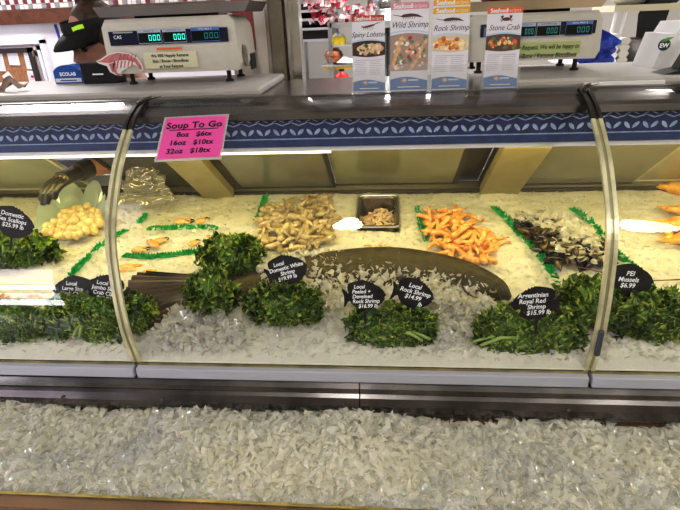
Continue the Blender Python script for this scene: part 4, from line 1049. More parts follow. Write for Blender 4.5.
# ------------------------------------------------------------------ pink soup sign on the glass
def on_glass(px,py,d=.008):
    dd = ray(px,py); best = None
    for i in range(len(G)-1):
        (y0,z0),(y1,z1) = G[i],G[i+1]
        # ray in yz plane
        ny,nz = (z1-z0),-(y1-y0); den = dd.y*ny+dd.z*nz
        s = ((y0-O.y)*ny+(z0-O.z)*nz)/den; p = O+dd*s; u = ((p.y-y0)*(y1-y0)+(p.z-z0)*(z1-z0))/((y1-y0)**2+(z1-z0)**2)
        if -.01 <= u <= 1.01: best = p; break
    return best
ga, gb, gc, gd = on_glass(162,121), on_glass(229.5,117.5), on_glass(226.5,160.5), on_glass(158,163.5)
C_ = (ga+gb+gc+gd)/4; ex = ((gb-ga)+(gc-gd)).normalized(); ez = ((ga-gd)+(gb-gc)); ez = (ez-ex*ez.dot(ex)).normalized(); ey = ez.cross(ex)
W_ = .90*((gb-ga).length+(gc-gd).length)/2; H_ = .94*((ga-gd).length+(gb-gc).length)/2
t = thing('soup_price_sign','bright pink Soup To Go price card in a clear sleeve on the glass','price card')
t.matrix_world = Matrix.Translation(C_-ey*.012) @ Matrix((ex,ey,ez)).transposed().to_4x4()
pk = mat('hot pink card', (.86,.10,.42), .5)
# real card hangs skewed: its left edge leans
sk = .006*W_
MB().prism([(-W_/2-sk,-H_/2),(W_/2-sk,-H_/2),(W_/2+sk,H_/2),(-W_/2+sk,H_/2)],-.0006,.0006,'y').build('card', pk, t)
MB().prism([(-W_/2-sk-.006,-H_/2-.008),(W_/2-sk+.004,-H_/2-.008),(W_/2+sk+.006,H_/2+.006),(-W_/2+sk-.006,H_/2+.006)],.0008,.0024,'y').build('sleeve', sheet('clear sleeve', (.8,.8,.75), .55, .15, .05), t)
text('Soup To Go',H_*.215,ink,t,(0,-.0012,H_*.29),bold=H_*.007,sx=.98,spacing=1.05)
MB().box((-W_*.40,-.0012,H_*.175),(W_*.40,-.0008,H_*.195)).build('underline', ink, t)
for i,ln in enumerate(('8oz   $6tx','16oz   $10tx','32oz   $18tx')): text(ln,H_*.165,ink,t,(.0-.004*i+.004,-.0012,H_*(.06-.20*i)),bold=H_*.0045,sx=1.0)

# ------------------------------------------------------------------ clutter at the left
bx = aY(100,83,1.74)
t = thing('black_box','small black box with white print behind the left scale','box',(bx.x,1.74,BZT+.0005),(0,0,-.06))
bw = aY(118,75,1.74).x-aY(83,75,1.74).x; bh = aY(95,63,1.74).z-BZT
MB().box((-bw/2,0,0),(bw/2,.07,bh),bev=.003).build('carton', mat('black carton', (.012,.012,.016), .4), t)
MB().box((-bw*.16,-.0012,bh*.42),(bw*.16,-.0004,bh*.49)).build('white_print', chalk, t)
ex_ = aY(70,85,1.78)
t = thing('blue_dispenser_box','blue rounded box lettered ECOLAB between notice board and black box','box',(ex_.x,1.78,BZT+.0005))
ew = (aY(82,78,1.78).x-aY(60,78,1.78).x)*1.25; eh = aY(70,65,1.78).z-BZT
MB().prism([(-ew/2,0),(ew/2,0),(ew/2,eh*.7)]+arc(0,eh*.55,ew/2,eh*.45,.35,PI-.35,10)+[(-ew/2,eh*.7)],0,.07,'y').build('casing', mat('ecolab blue', (.02,.10,.42), .4), t)
MB().prism([(-ew/2+.003,.004),(ew/2-.003,.004),(ew/2-.003,eh*.28),(-ew/2+.003,eh*.28)],-.001,.001,'y').build('label_band', paper, t)
text('ECOLAB',eh*.26,chalk,t,(ew*.02,-.0012,eh*.50),bold=.0006); MB().box((-ew*.3,-.0016,eh*.13),(ew*.3,-.0008,eh*.19)).build('small_print', navy_ink, t)
q = aY(8,87,1.62)
t = MB().add([(-.07+.14*i/7,-.03+.06*j/3,.012+.020*math.sin(i*1.3+j)*(1 if 0 < i < 7 else .2)+.006*j) for i in range(8) for j in range(4)],[(i*4+j,(i+1)*4+j,(i+1)*4+j+1,i*4+j+1) for i in range(7) for j in range(3)]).build('brown_paper', mat('brown paper', (.20,.11,.06), .7, var=.3), None, True, loc=(q.x,1.60,BZT-.003))
tag(t,'crumpled brown paper on the white board at the far left','paper')
# notice board and its papers on the far wall
na, nb_ = aY(-12,80,WY), aY(36,47,WY)
t = thing('notice_board','dark-framed cork notice board on the white wall at the left','notice board',((na.x+nb_.x)/2,WY-.06,1.05))
nw = nb_.x-na.x; nh = nb_.z-1.05
MB().box((-nw/2,.0,0),(nw/2,.02,nh)).build('cork', mat('cork', (.36,.17,.08), .8, var=.2, vscale=40), t)
fb_ = MB()
for a in (((-nw/2,-.012,nh-.035),(nw/2,.01,nh)),((-nw/2,-.012,0),(nw/2,.01,.03)),((-nw/2,-.012,0),(-nw/2+.03,.01,nh)),((nw/2-.035,-.012,0),(nw/2,.01,nh))): fb_.box(*a)
fb_.build('frame', mat('board frame', (.03,.025,.03), .4), t)
cx0 = (na.x+nb_.x)/2
for i,(a,b,c,d,lab) in enumerate(((-10,52,7,71,'white notice pinned at the cropped left side of the cork board'),(6,53,21,65,'white notice pinned in the top middle of the cork board'),(22,51,37,69,'white notice pinned at the top right of the cork board'),(26,71,39,82,'white notice with a red spot low on the cork board'),(3,73,16,86,'white notice hanging low and tilted on the cork board'))):
    p, q = aY(a,b,WY-.065), aY(c,d,WY-.065); pwid, phei = (q.x-p.x)*.92, p.z-q.z
    n_ = thing('pinned_notice',lab,'notice',((p.x+q.x)/2,WY-.064,(p.z+q.z)/2),(0,.06 if i != 4 else -.5,0),'papers on the notice board')
    MB().box((-pwid/2,-.001,-phei/2),(pwid/2,.001,phei/2)).build('sheet', paper, n_)
    lm = MB()
    for k in range(5): lm.flat([(-pwid*.36,phei*(.25-.12*k)),(pwid*random.uniform(.1,.38),phei*(.25-.12*k)),(pwid*.3,phei*(.27-.12*k)),(-pwid*.36,phei*(.27-.12*k))],-.002)
    lm.build('print', mat('faint print', (.45,.44,.52), .7), n_)
    if i == 3: MB().flat(arc(0,0,.014,.010,0,2*PI,10)[:-1],-.003).build('red_spot', mat('red ink', (.5,.03,.05), .6), n_)
q = aY(58,33,WY); t = MB().prism([(-.012,.06),(.006,.062),(.014,-.06),(-.002,-.06)],-.012,0,'y').build('blue_marker', mat('blue marker', (.03,.04,.28), .4), None, loc=(q.x,WY+.001,q.z)); tag(t,'small blue marker clipped to the white wall beside the cap','marker')
q = aY(243,20,PY); t = MB().box((-.036,-.003,-.10),(.036,0,.10)).build('poster', mat('poster rose', (.42,.09,.11), .6, var=.4, vscale=18), None, loc=(q.x,PY-.001,q.z)); tag(t,'narrow rose red poster on the cream partition behind the left scale','poster')

# ------------------------------------------------------------------ kitchen behind
alu = mat('kitchen steel', (.50,.52,.53), .3, .9, var=.15, vscale=4); alu_l = mat('kitchen bright metal', (.66,.68,.70), .35, .6)
KY = 4.3
def K(px,py,Y=KY): return aY(px,py,Y)
a, b = K(302,60), K(329,5)
kc = (a.x+b.x)/2; kw = b.x-a.x+.04
t = thing('pan_rack','open steel rack of dark baking pans beside the steel post','rack',(kc,KY,0))
for sx in (-1,1):
    for yy in (0,.40): MB().box((sx*kw/2-.012,yy,1.03),(sx*kw/2+.012,yy+.024,2.1)).build('post', alu, t)
zs = [K(315,y).z for y in (40,28.5,19,10.5)]
for z in zs: MB().box((-kw/2,.0,z-.012),(kw/2,.42,z+.006)).build('shelf', alu_l, t)
for i,z in enumerate(zs[:3]):
    for j in range(2):
        o = MB().prism([(-.11,0),(.11,0),(.135,.05),(-.135,.05)],0,.32,'y').build('baking_pan', mat('dark pan', (.03,.03,.032), .4, .5), None, loc=(kc+(-.01,.012)[j],KY+.03,z+.0065+j*.051))
        tag(o,('lower','upper')[j]+' dark baking pan on the '+('bottom','middle','top')[i]+' shelf of the steel rack','baking pan','dark pans on the rack')
t = thing('steel_oven','double-door steel oven standing under the pan rack','oven',(kc,KY,0))
MB().box((-kw/2-.02,.02,0),(kw/2+.14,.62,1.02)).build('cabinet', alu, t)
for i,(u0,u1) in enumerate(((-.5,-.06),(-.03,.42))):
    d = MB().box((u0*kw,.0,.15),(u1*kw,.02,.97),bev=.006).build('door', alu_l, t); MB().tube([(u1*kw-.03,-.03,.4),(u1*kw-.03,-.03,.85)],.009,8).build('handle', black, d)
MB().box((.46*kw,.0,.2),(kw/2+.10,.02,.95)).build('door', mat('dark oven glass', (.05,.045,.03), .2), t)
a, b = K(331,60,3.9), K(366,22,3.9); sw = b.x-a.x
sy = 3.9; scx = (a.x+b.x)/2
t = thing('steel_shelf_unit','open steel shelf unit holding yellow bottles behind the first leaflet','shelf unit',(scx,sy,0))
for sx in (-1,1):
    for yy in (0,.3): MB().box((sx*sw/2-.014,yy,K(342,84,3.8).z),(sx*sw/2+.014,yy+.028,K(345,21,sy).z)).build('post', alu, t)
shz = [K(345,y,sy).z for y in (22.5,45,64.5)]
for k,z in enumerate(shz): MB().box((-sw/2-(.07 if k == 2 else 0),-.02 if k == 2 else 0,z-(.03 if k == 0 else .010)),(sw/2,.33,z)).build('shelf', alu_l if k else alu, t)
for i,px in enumerate((335.5,340.5)):
    hb_ = K(338,33,sy).z-shz[1]
    o = thing('squeeze_bottle',('left','right')[i]+' yellow squeeze bottle on the steel shelf unit','bottle',(K(px,40,sy).x,sy+.06,shz[1]),group='yellow squeeze bottles')
    MB().lathe([(0,0),(.030,0),(.034,.01),(.034,hb_*.62),(.026,hb_*.72),(0,hb_*.73)],seg=14).build('body', mat('mustard', (.80,.60,.03), .4), o, True)
    MB().lathe([(.024,hb_*.72),(.020,hb_*.80),(.006,hb_),(0,hb_)],seg=12).build('cap', white_pl, o, True)
cb_ = K(334,60,3.96); cb_.z = shz[2]+.0005
o = thing('copper_bowl','round copper-brown bowl on the lower shelf of the steel shelf unit','bowl',(cb_.x,3.96,cb_.z)); rr_ = (K(343,50,3.96).x-K(325,50,3.96).x)/2
MB().lathe([(rr_*.35,.0),(rr_*.75,rr_*.25),(rr_*.98,rr_*.8),(rr_,rr_*.95),(rr_*.9,rr_*1.3),(rr_*.5,rr_*1.6),(0,rr_*1.65)],seg=24).build('shell', mat('copper', (.38,.12,.05), .35, .4, var=.3, vscale=20), o, True)
MB().tube([(rr_*math.cos(a)*1.0,rr_*math.sin(a)*1.0,rr_*.95) for a in [2*PI*i/24 for i in range(25)]],.005,6).build('rim', mat('copper rim', (.20,.06,.03), .4), o)
MB().lathe([(0,0),(rr_*.36,0),(rr_*.36,.012)],seg=18).build('base', MATS['copper rim'], o)
def towel(label,px,py,Y,s,m_):
    p = K(px,py,Y); mb = MB(); vs = []; n = 9
    for i in range(n):
        for j in range(n):
            u,w = i/(n-1)-.5, j/(n-1)-.5; vs.append((u*s*1.6,w*s,(.35*s*math.cos(u*PI)*math.cos(w*PI))+noise.noise(V((u*4,w*4,s*9)))*.25*s*math.cos(u*PI)))
    return tag(mb.add(vs,[(i*n+j,(i+1)*n+j,(i+1)*n+j+1,i*n+j+1) for i in range(n-1) for j in range(n-1)]).build('folded_towel', m_, None, True, loc=(p.x,Y+.08,p.z)),label,'towel')
towel('white folded towel on the lower shelf of the steel shelf unit',347,63,3.84,.10,white_pl)
o = MB().box((-.16,0,-.012),(.16,.22,.012),bev=.004).build('yellow_board', mat('yellow board', (.72,.52,.05), .5), None, loc=(K(346,67,3.93).x,3.93,K(346,67.2,3.93).z-.004)); tag(o,'yellow cutting board below the lower shelf of the steel shelf unit','cutting board')
rb = K(342,84,3.8)
o = thing('red_bottle','red bottle with black cap behind the first leaflet','bottle',(rb.x,3.8,rb.z)); hh_ = K(342,69,3.8).z-rb.z
MB().lathe([(0,0),(.045,0),(.048,.01),(.048,hh_*.6),(.02,hh_*.8),(.018,hh_*.88),(0,hh_*.88)],seg=16).build('body', mat('red bottle', (.55,.02,.02), .35), o, True)
MB().lathe([(.02,hh_*.87),(.02,hh_),(0,hh_)],seg=12).build('cap', black, o)
MB().box((-.05,-.03,hh_*.05),(-.04,-.02,hh_*.06)).build('label_tag', paper, o)
ct = thing('kitchen_counter','steel kitchen work counter behind the leaflets','counter',(K(370,88,3.6).x,3.6,0))
cz = rb.z-.001
MB().box((-.85,0,cz-.04),(1.2,.5,cz)).build('worktop', alu_l, ct)
for sx in (-.8,1.15):
    for yy in (.05,.45): MB().box((sx-.02,yy-.02,0),(sx+.02,yy+.02,cz-.04)).build('leg', alu, ct)
# red and white blossoms on top of the shelf unit
fl = thing('flower_garland','bushy red and white artificial flower arrangement on top of the shelf unit','flowers',(K(334,20,sy).x,sy+.12,shz[0]))
r = random.Random(4); mb = MB()
for i in range(230):
    if r.random() < .7: c = V((r.gauss(-.06,.075),r.gauss(0,.06),.13+r.gauss(0,.07)))
    else: c = V((r.uniform(.05,.26),r.gauss(0,.04),.05+r.gauss(0,.03)))
    c.z = max(.01,c.z); s = r.uniform(.016,.034)
    d = V((r.gauss(0,1),r.gauss(-.6,.6),r.gauss(0,1))).normalized(); e1 = d.orthogonal().normalized(); e2 = d.cross(e1)
    mb.add([c+e1*s,c+e2*s*.8+d*s*.3,c-e1*s,c-e2*s*.8+d*s*.3],[(0,1,2,3)],r.choice((0,0,1,1,2)))
mb.build('petals', [mat('blossom white', (.74,.60,.60), .5), mat('blossom red', (.42,.02,.05), .5), mat('blossom pink', (.62,.25,.28), .5)], fl)['kind'] = 'stuff'
MB().tube([(-.06,0,0),(-.06,0,.15)],.01,6).build('stem', mat('dark stem', (.08,.05,.03), .6), fl)
o = thing('steel_pot','bright steel stock pot on the shelf unit behind the second leaflet','pot',(K(384,22,sy).x,sy+.2,shz[0]))
pr_ = .12; ph_ = .24
MB().lathe([(0,0),(pr_,0),(pr_,ph_),(pr_-.006,ph_),(pr_-.006,.01),(0,.01)],seg=28).build('body', mat('pot steel', (.60,.62,.64), .2, 1), o, True)
for z in (.07,.16,.235): MB().tube([((pr_+.002)*math.cos(a),(pr_+.002)*math.sin(a),z) for a in [2*PI*i/28 for i in range(29)]],.004,6).build('band', alu, o)
sb_ = MB().box((K(366,22,sy).x-.02,sy,shz[0]-.03),(K(410,22,sy).x,sy+.4,shz[0]-.0005)).build('overshelf', alu); tag(sb_,'steel overshelf carrying the stock pot','shelf'); 
bk = MB().box((K(384,40,3.95).x,sy+.02,cz+.0003),(K(392,40,3.95).x,sy+.3,shz[0]-.05),bev=.01).build('dark_bin', blackm); tag(bk,'narrow dark bin between the first two leaflets','bin')
# right side: counter ledge, stacked boxes, shelf beam, bottles
SY = 3.0
def S(px,py,Y=SY): return aY(px,py,Y)
zc_ = S(620,67).z
t = thing('white_counter','white rimmed counter behind the right scale','counter',(S(640,67).x,SY,0))
xa_, xb_ = S(588,67).x-S(640,67).x, 1.5
MB().box((xa_,-.02,zc_-.03),(xb_,.75,zc_),bev=.008).build('worktop', white_pl, t); MB().box((xa_+.03,.02,0),(xb_-.03,.72,zc_-.03)).build('cabinet', beige, t)
def stack(px0,px1,py0,py1,n,Y,lab,m_,grp):
    zb = zc_+.0005; zt = S(0,py0,Y).z if False else aY((px0+px1)/2,py0,Y).z; x0_,x1_ = S(px0,py1,Y).x,S(px1,py1,Y).x; h = (zt-zb)/n
    for i in range(n):
        o = thing('foam_box',lab%('bottom','second','third','fourth','fifth','top')[i if i < n-1 else 5],'box',((x0_+x1_)/2,Y,zb+i*h),group=grp); w_ = x1_-x0_
        MB().prism([(-w_/2+.01,0),(w_/2-.01,0),(w_/2,h*.6),(-w_/2,h*.6)],0,.22,'y').build('tray', m_, o); MB().prism([(-w_/2-.002,h*.6),(w_/2+.002,h*.6),(w_/2-.01,h*.97),(-w_/2+.01,h*.97)],0,.22,'y').build('lid', m_, o)
stack(605,616.5,34,61,5,SY+.12,'white foam box, %s of the taller stack beside the blue bag',white_pl,'white foam boxes')
stack(617,627.5,38,60,4,SY+.16,'beige foam box, %s of the shorter stack right of the white ones',beige,'beige foam boxes')
gb_ = mat('blue bag', (.03,.07,.50), .5, var=.3, vscale=20)
p = S(598,66,2.6); mb = MB(); vs = []; n = 10
for i in range(n):
    for j in range(n): u,w_ = i/(n-1)-.5, j/(n-1); vs.append((u*.17+.02*w_+.012*math.sin(j*2.1+i),.02*math.sin(i*1.9+j*.7),w_*.20*(1-.6*abs(u+.1))+.0))
bg = mb.add(vs,[(i*n+j,(i+1)*n+j,(i+1)*n+j+1,i*n+j+1) for i in range(n-1) for j in range(n-1)]).build('blue_bag', gb_, None, True, loc=(S(598,66,2.97).x,3.02,zc_+.001)); tag(bg,'crumpled blue plastic bag behind the right scale','bag')
zbm = S(640,11,3.3).z
t = thing('overhead_shelf','pale overhead shelf on white uprights at the upper right','shelf',(S(645,10,3.3).x,3.3,zc_))
xl_ = S(611,10,3.3).x-S(645,10,3.3).x
MB().box((xl_,-.05,zbm-zc_),(1.3,.3,S(640,4.5,3.3).z-zc_)).build('beam', mat('shelf beam', (.62,.57,.42), .5), t)
for xx in (xl_+.0,xl_+.05): MB().tube([(xx,-.03,.0005),(xx+.02,-.03,zbm-zc_)],.010,8).build('upright', white_pl, t)
zs_ = S(640,4.5,3.3).z+.0006
o = thing('steel_bowl','wide steel bowl on the overhead shelf','bowl',(S(630,5,3.4).x,3.4,zs_)); MB().lathe([(0,0),(.07,0),(.13,.05),(.145,.08),(.14,.08),(.12,.045),(0,.01)],seg=24).build('shell', alu_l, o, True); MB().tube([(.143*math.cos(a),.143*math.sin(a),.08) for a in [2*PI*i/24 for i in range(25)]],.004,6).build('rim', alu, o)
o = MB().box((-.09,-.06,0),(.09,.06,.05),bev=.01).box((-.03,-.05,.05),(.06,.05,.10),0,bev=.01).build('black_box', blackm, None, loc=(S(657,5,3.4).x,3.4,zs_)); tag(o,'dark stepped box on the overhead shelf right of the steel bowl','box')
o = MB().prism([(-.06,0),(.05,0),(.07,.13),(.06,.24),(-.03,.22),(-.07,.12)],0,.05,'y').build('oven_mitt', blackm, None, loc=(S(650,37,3.28).x,3.27,S(650,37,3.28).z)); tag(o,'black oven mitt hanging under the overhead shelf','mitt')
o = thing('grey_pan','grey metal pan standing on the white counter beneath the mitt','pan',(S(637,60,3.25).x,3.3,zc_+.0005)); MB().lathe([(0,0),(.10,0),(.12,.10),(.125,.12),(.118,.12),(.095,.01),(0,.01)],seg=22).build('body', mat('grey pan', (.22,.21,.20), .35, .7), o, True); MB().tube([(.12,0,.10),(.2,-.02,.13),(.26,-.03,.17)],.012,8).build('handle', black, o)
# white tub with round emblem on the deck at right
ta, tb_ = aY(652,71,1.66), aY(700,66,1.66)
t = thing('white_tub','white slant-sided tub with round navy emblem on the board at the right edge','tub',(ta.x,1.66,BZT+.0005))
tw_ = tb_.x-ta.x; th_ = aY(665,34,1.66).z-BZT
MB().prism([(0,0),(tw_,0),(tw_,th_+.03),(.06,th_+.03),(.045,th_),(.022,th_)],0,.14,'y').build('body', white_pl, t)
ll = aY(664,45,1.66); lx, lz = ll.x-ta.x, ll.z-BZT
MB().flat(arc(lx,lz,.017,.016,0,2*PI,18)[:-1],-.001).build('emblem', mat('emblem navy', (.02,.04,.07), .5), t)
MB().flat([(lx-.012,lz+.008),(lx+.004,lz+.009),(lx+.024,lz+.020),(lx+.004,lz+.019)],-.0016).build('leaf_mark', mat('leaf green', (.12,.32,.05), .5), t)
text('EW',.016,chalk,t,(lx,-.002,lz-.002),bold=.0006); text('. . . .',.012,gtx,t,(lx+.004,-.001,lz-.024))
kd = aY(676,84,1.53)
t = thing('black_reader','black hand-held reader on a wedge base at the right edge','reader',(kd.x,1.53,BZT+.0005))
MB().prism([(-.05,0),(.12,0),(.12,.02),(.0,.012)],-.02,.05,'y').build('base', black, t); MB().prism([(-.008,.012),(.06,.012),(.10,.10),(.03,.10)],-.01,.03,'y').build('body', blackm, t)
MB().flat([(.004,.02),(.05,.02),(.085,.09),(.032,.09)],-.012).build('screen', mat('reader screen', (.05,.045,.03), .2), t)
bc2 = thing('dark_gap_block','dark counter-shaped block added behind the worker to keep the open rear gap dark','counter',(-1.4,2.75,0))  # block added to cover the bright wall beyond the rear gap
MB().box((-1.2,0,.86),(.8,.55,.90)).build('worktop', steel_dk, bc2); MB().box((-1.15,.03,0),(.75,.52,.86)).build('cabinet', mat('gap block dark', (.04,.04,.042), .5), bc2)
# ------------------------------------------------------------------ the worker
skin = mat('skin', (.50,.25,.18), .5, var=.12, vscale=12, sub=.1)
HC = aY(97,43,2.02)
FWD = V((-.52,-.80,-.34)).normalized(); LFT = V((0,0,1)).cross(FWD).normalized(); UPH = FWD.cross(LFT).normalized()   # her left is towards us
MH = Matrix((-LFT, FWD, UPH)).transposed()   # columns: her right, forward, up
MH = Matrix(((-LFT.x,FWD.x,UPH.x),(-LFT.y,FWD.y,UPH.y),(-LFT.z,FWD.z,UPH.z))).to_4x4(); MHT = Matrix.Translation(HC) @ MH
wk = thing('person','worker in a black visor behind the left scale, reaching a black-gloved hand into the case','person',(HC.x+.10,HC.y+.30,0))
WO = V(wk.location)
def hp(x,y,z): return MHT @ V((x,y,z))
neck0, neck1 = hp(0,-.03,-.07), HC+V((.10,.10,-.20))
chest = HC+V((.08,.17,-.36)); pelv = HC+V((.06,.30,-.70)); pelv.z = .88
sL, sR = HC+V((.05,.00,-.27)), HC+V((.20,.32,-.27))
wr = aY(83,170,1.62); el = aY(116,158,1.80); el.z += .0
hd_d = (aY(64,178,1.55)-wr).normalized()
sb2 = MB()
sb2.ball((0,0,0),(.074,.094,.105),24,18,0,MHT @ Matrix.Translation((0,-.012,.025)))
sb2.ball((0,0,0),(.056,.066,.080),20,14,0,MHT @ Matrix.Translation((0,.028,-.045)))
sb2.tube([hp(0,.088,.012),hp(0,.108,-.022),hp(0,.090,-.032)],[.008,.014,.010],8)
for sx in (-1,1):
    sb2.ball((0,0,0),(.010,.018,.030),10,8,0,MHT @ Matrix.Translation((sx*.074,-.012,-.005)))
    sb2.tube([hp(sx*.045,.070,.032),hp(sx*.012,.086,.030)],[.008,.007],6)
sb2.tube([hp(-.022,.088,-.062),hp(0,.094,-.060),hp(.022,.088,-.062)],[.005,.009,.005],6)
sb2.tube([hp(0,-.03,-.03),neck0,neck1,chest],[.055,.052,.058,.10],14)
sb2.tube([sL,(sL+sR)/2+V((0,0,.02)),sR],[.07,.085,.07],14)
sb2.tube([neck1+V((0,.02,-.06)),chest,(chest+pelv)/2,pelv],[.12,.145,.13,.155],18,flat=.75)
for s_,e_,w_ in ((sL,el,wr),(sR,sR+V((.08,.0,-.29)),sR+V((-.05,-.12,-.50)))):
    sb2.tube([s_,s_.lerp(e_,.5),e_],[.060,.052,.043],12); sb2.tube([e_,e_.lerp(w_,.35),w_],[.043,.043,.030],12)
for sx in (-1,1):
    h_ = pelv+V((.0,sx*.095,-.04)); kn = h_+V((-.04,0,-.40)); an = V((kn.x+.02,kn.y,.08))
    sb2.tube([h_,kn],[.088,.062],12); sb2.tube([kn,kn.lerp(an,.35),an],[.060,.058,.040],12); sb2.tube([an+V((.03,0,-.04)),an+V((-.08,0,-.05)),an+V((-.17,0,-.055))],[.035,.036,.022],10)
def hand(w_, d, side, dn, lst, extra=0.0):
    p_ = w_+d*.085
    lst.tube([w_,w_+d*.03,p_],[.028+extra,.034+extra,.036+extra],12,flat=.62)
    for k in range(4):
        u = (k-1.5)*.0185; b = p_+side*u; ln = (.068,.078,.074,.058)[k]
        lst.tube([b-d*.02,b+d*ln*.40+dn*.010,b+d*ln*.68+dn*ln*.40,b+d*ln*.72+dn*ln*.85],[.0095+extra,.0092+extra,.0085+extra,.0065+extra],8)
    b = w_+d*.028-side*.024
    lst.tube([b,b-side*.024+d*.028+dn*.012,b-side*.022+d*.062+dn*.03],[.0125+extra,.011+extra,.008+extra],8)
sd_ = hd_d.cross(V((0,0,-1))).normalized(); dn_ = V((-.25,-.25,-1)).normalized()
hand(wr,hd_d,sd_,dn_,sb2)
w2 = sR+V((-.05,-.12,-.50)); hand(w2,V((-.2,-.1,-1)).normalized(),V((0,1,0)),V((-1,0,0)),sb2)
def remesh(mb, name, m_, vox, parent, sm=4):
    o = mb.build(name, m_, parent, True)
    md = o.modifiers.new('r','REMESH'); md.mode = 'VOXEL'; md.voxel_size = vox; md.use_smooth_shade = True
    s2 = o.modifiers.new('s','SMOOTH'); s2.iterations = sm; s2.factor = .5
    dg = bpy.context.evaluated_depsgraph_get(); me = bpy.data.meshes.new_from_object(o.evaluated_get(dg))
    o.modifiers.clear(); o.data = me
    return o
def rel(mb): mb.v = [tuple(V(p)-WO) for p in mb.v]; return mb
remesh(rel(sb2),'body',skin,.0055,wk,3)
g = MB(); hand(wr,hd_d,sd_,dn_,g,.0025); g.tube([wr-hd_d*.028,wr+hd_d*.02],[.035,.034],12)
remesh(rel(g),'glove',mat('black glove', (.020,.020,.018), .4),.004,wk,2)
sh_ = MB(); shirt_m = mat('dark shirt', (.02,.02,.024), .8, var=.2, vscale=15)
sh_.tube([neck1+V((0,.0,-.02)),neck1+V((0,.02,-.06)),chest,(chest+pelv)/2,pelv+V((0,0,-.06))],[.075,.135,.158,.145,.165],18,flat=.78)
sh_.tube([sL,(sL+sR)/2+V((0,0,.015)),sR],[.082,.098,.082],14); sh_.tube([sL,sL.lerp(el,.5),sL.lerp(el,.9)],[.075,.068,.062],12); e2 = sR+V((.08,.0,-.29)); sh_.tube([sR,sR.lerp(e2,.5),sR.lerp(e2,.9)],[.075,.068,.062],12)
remesh(rel(sh_),'shirt',shirt_m,.009,wk,4)
tr2 = MB()
tr2.tube([pelv+V((0,0,.06)),pelv+V((0,0,-.06))],[.165,.16],16,flat=.85)
for sx in (-1,1):
    h_ = pelv+V((.0,sx*.095,-.04)); kn = h_+V((-.04,0,-.40)); an = V((kn.x+.02,kn.y,.10)); tr2.tube([h_,kn,an],[.102,.078,.062],12)
remesh(rel(tr2),'trousers',mat('dark trousers', (.02,.02,.025), .8),.010,wk,3)
# hair, visor cap, eyes
hr = MB(); hair_m = mat('brown hair', (.055,.028,.016), .5, var=.5, vscale=50)
hr.ball((0,0,0),(.084,.098,.108),22,16,0,MHT @ Matrix.Translation((0,-.030,.036)))
hr.ball((0,0,0),(.050,.045,.045),16,10,0,MHT @ Matrix.Translation((.0,-.06,.155)))
for k in range(26):
    a = k*.9; hr.tube([hp(.05*math.cos(a),-.06+.05*math.sin(a),.14),hp(.06*math.cos(a+.8),-.06+.055*math.sin(a+.8),.165),hp(.03*math.cos(a+1.6),-.06+.03*math.sin(a+1.6),.195)],[.006,.010,.004],5)
for k in range(9):
    hr.tube([hp(.075,-.02+.004*k,.03),hp(.080,-.03-.004*k,-.02),hp(.072,-.05,-.06-.004*k)],[.008,.008,.003],5)
    hr.tube([hp(-.075,-.02+.004*k,.03),hp(-.082,-.026-.004*k,-.02),hp(-.074,-.045,-.06-.004*k)],[.008,.008,.003],5)
remesh(rel(hr),'hair',hair_m,.006,wk,1)
cp_ = MB(); capm = mat('black cap', (.008,.008,.009), .75)
nn = 28; ring = []
for z_,gx,gy in ((.050,.083,.107),(.066,.083,.106),(.090,.079,.099)):
    for k in range(nn): a = 2*PI*k/nn; ring.append(hp(gx*math.cos(a)*1.06,-.018+gy*math.sin(a)*1.06,z_+.016*math.sin(a)))
cp_.add(ring,[(i*nn+k,i*nn+(k+1)%nn,(i+1)*nn+(k+1)%nn,(i+1)*nn+k) for i in range(2) for k in range(nn)])
bv = []; nb2 = 15
for row,(ex2,dz) in enumerate(((0,0),(.026,-.006),(.048,-.016),(.060,-.026))):
    for k in range(nb2):
        a = PI*(.06+.88*k/(nb2-1)); c_,s_ = math.cos(a),math.sin(a)
        bv.append(hp(.088*c_*(1-.10*row/3),-.014+.112*s_+ex2*s_**.7*1.05,    .066+dz-.020*abs(c_)**2*(row/3)))
bo = len(bv); bv += [p-UPH*.006 for p in bv]
cp_.add(bv,[(r_*nb2+k,r_*nb2+k+1,(r_+1)*nb2+k+1,(r_+1)*nb2+k) for r_ in range(3) for k in range(nb2-1)]+[(bo+r_*nb2+k,bo+(r_+1)*nb2+k,bo+(r_+1)*nb2+k+1,bo+r_*nb2+k+1) for r_ in range(3) for k in range(nb2-1)]+[(3*nb2+k,3*nb2+k+1,bo+3*nb2+k+1,bo+3*nb2+k) for k in range(nb2-1)])
cap = rel(cp_).build('visor_cap', capm, wk, True)
lg = MB().flat([(-.021,-.007),(-.008,-.0055),(.021,-.0075),(.022,.0065),(.006,.0085),(-.020,.0065)],0,0,Matrix.Rotation(-PI/2,4,'X')).build('cap_logo', mat('lime logo', (.45,.75,.05), .5, emit=.3), wk)
ca_ = 1.02; pl_ = hp(.0,-.018+.113*1.03,.066)
nrm = FWD; 
def put_on_cap(a, z):
    p = hp(.0901*math.cos(a)*1.02,-.018+.111*math.sin(a)*1.03,z+.016*math.sin(a)); nv_ = (MH.to_3x3() @ V((math.cos(a)/.083,math.sin(a)/.107,.25*0))).normalized()
    xx = UPH.cross(nv_).normalized(); yy = nv_.cross(xx); return Matrix.Translation(p-WO+nv_*.002) @ Matrix((xx,yy,nv_)).transposed().to_4x4()
lg.matrix_local = put_on_cap(PI-.85,.071)
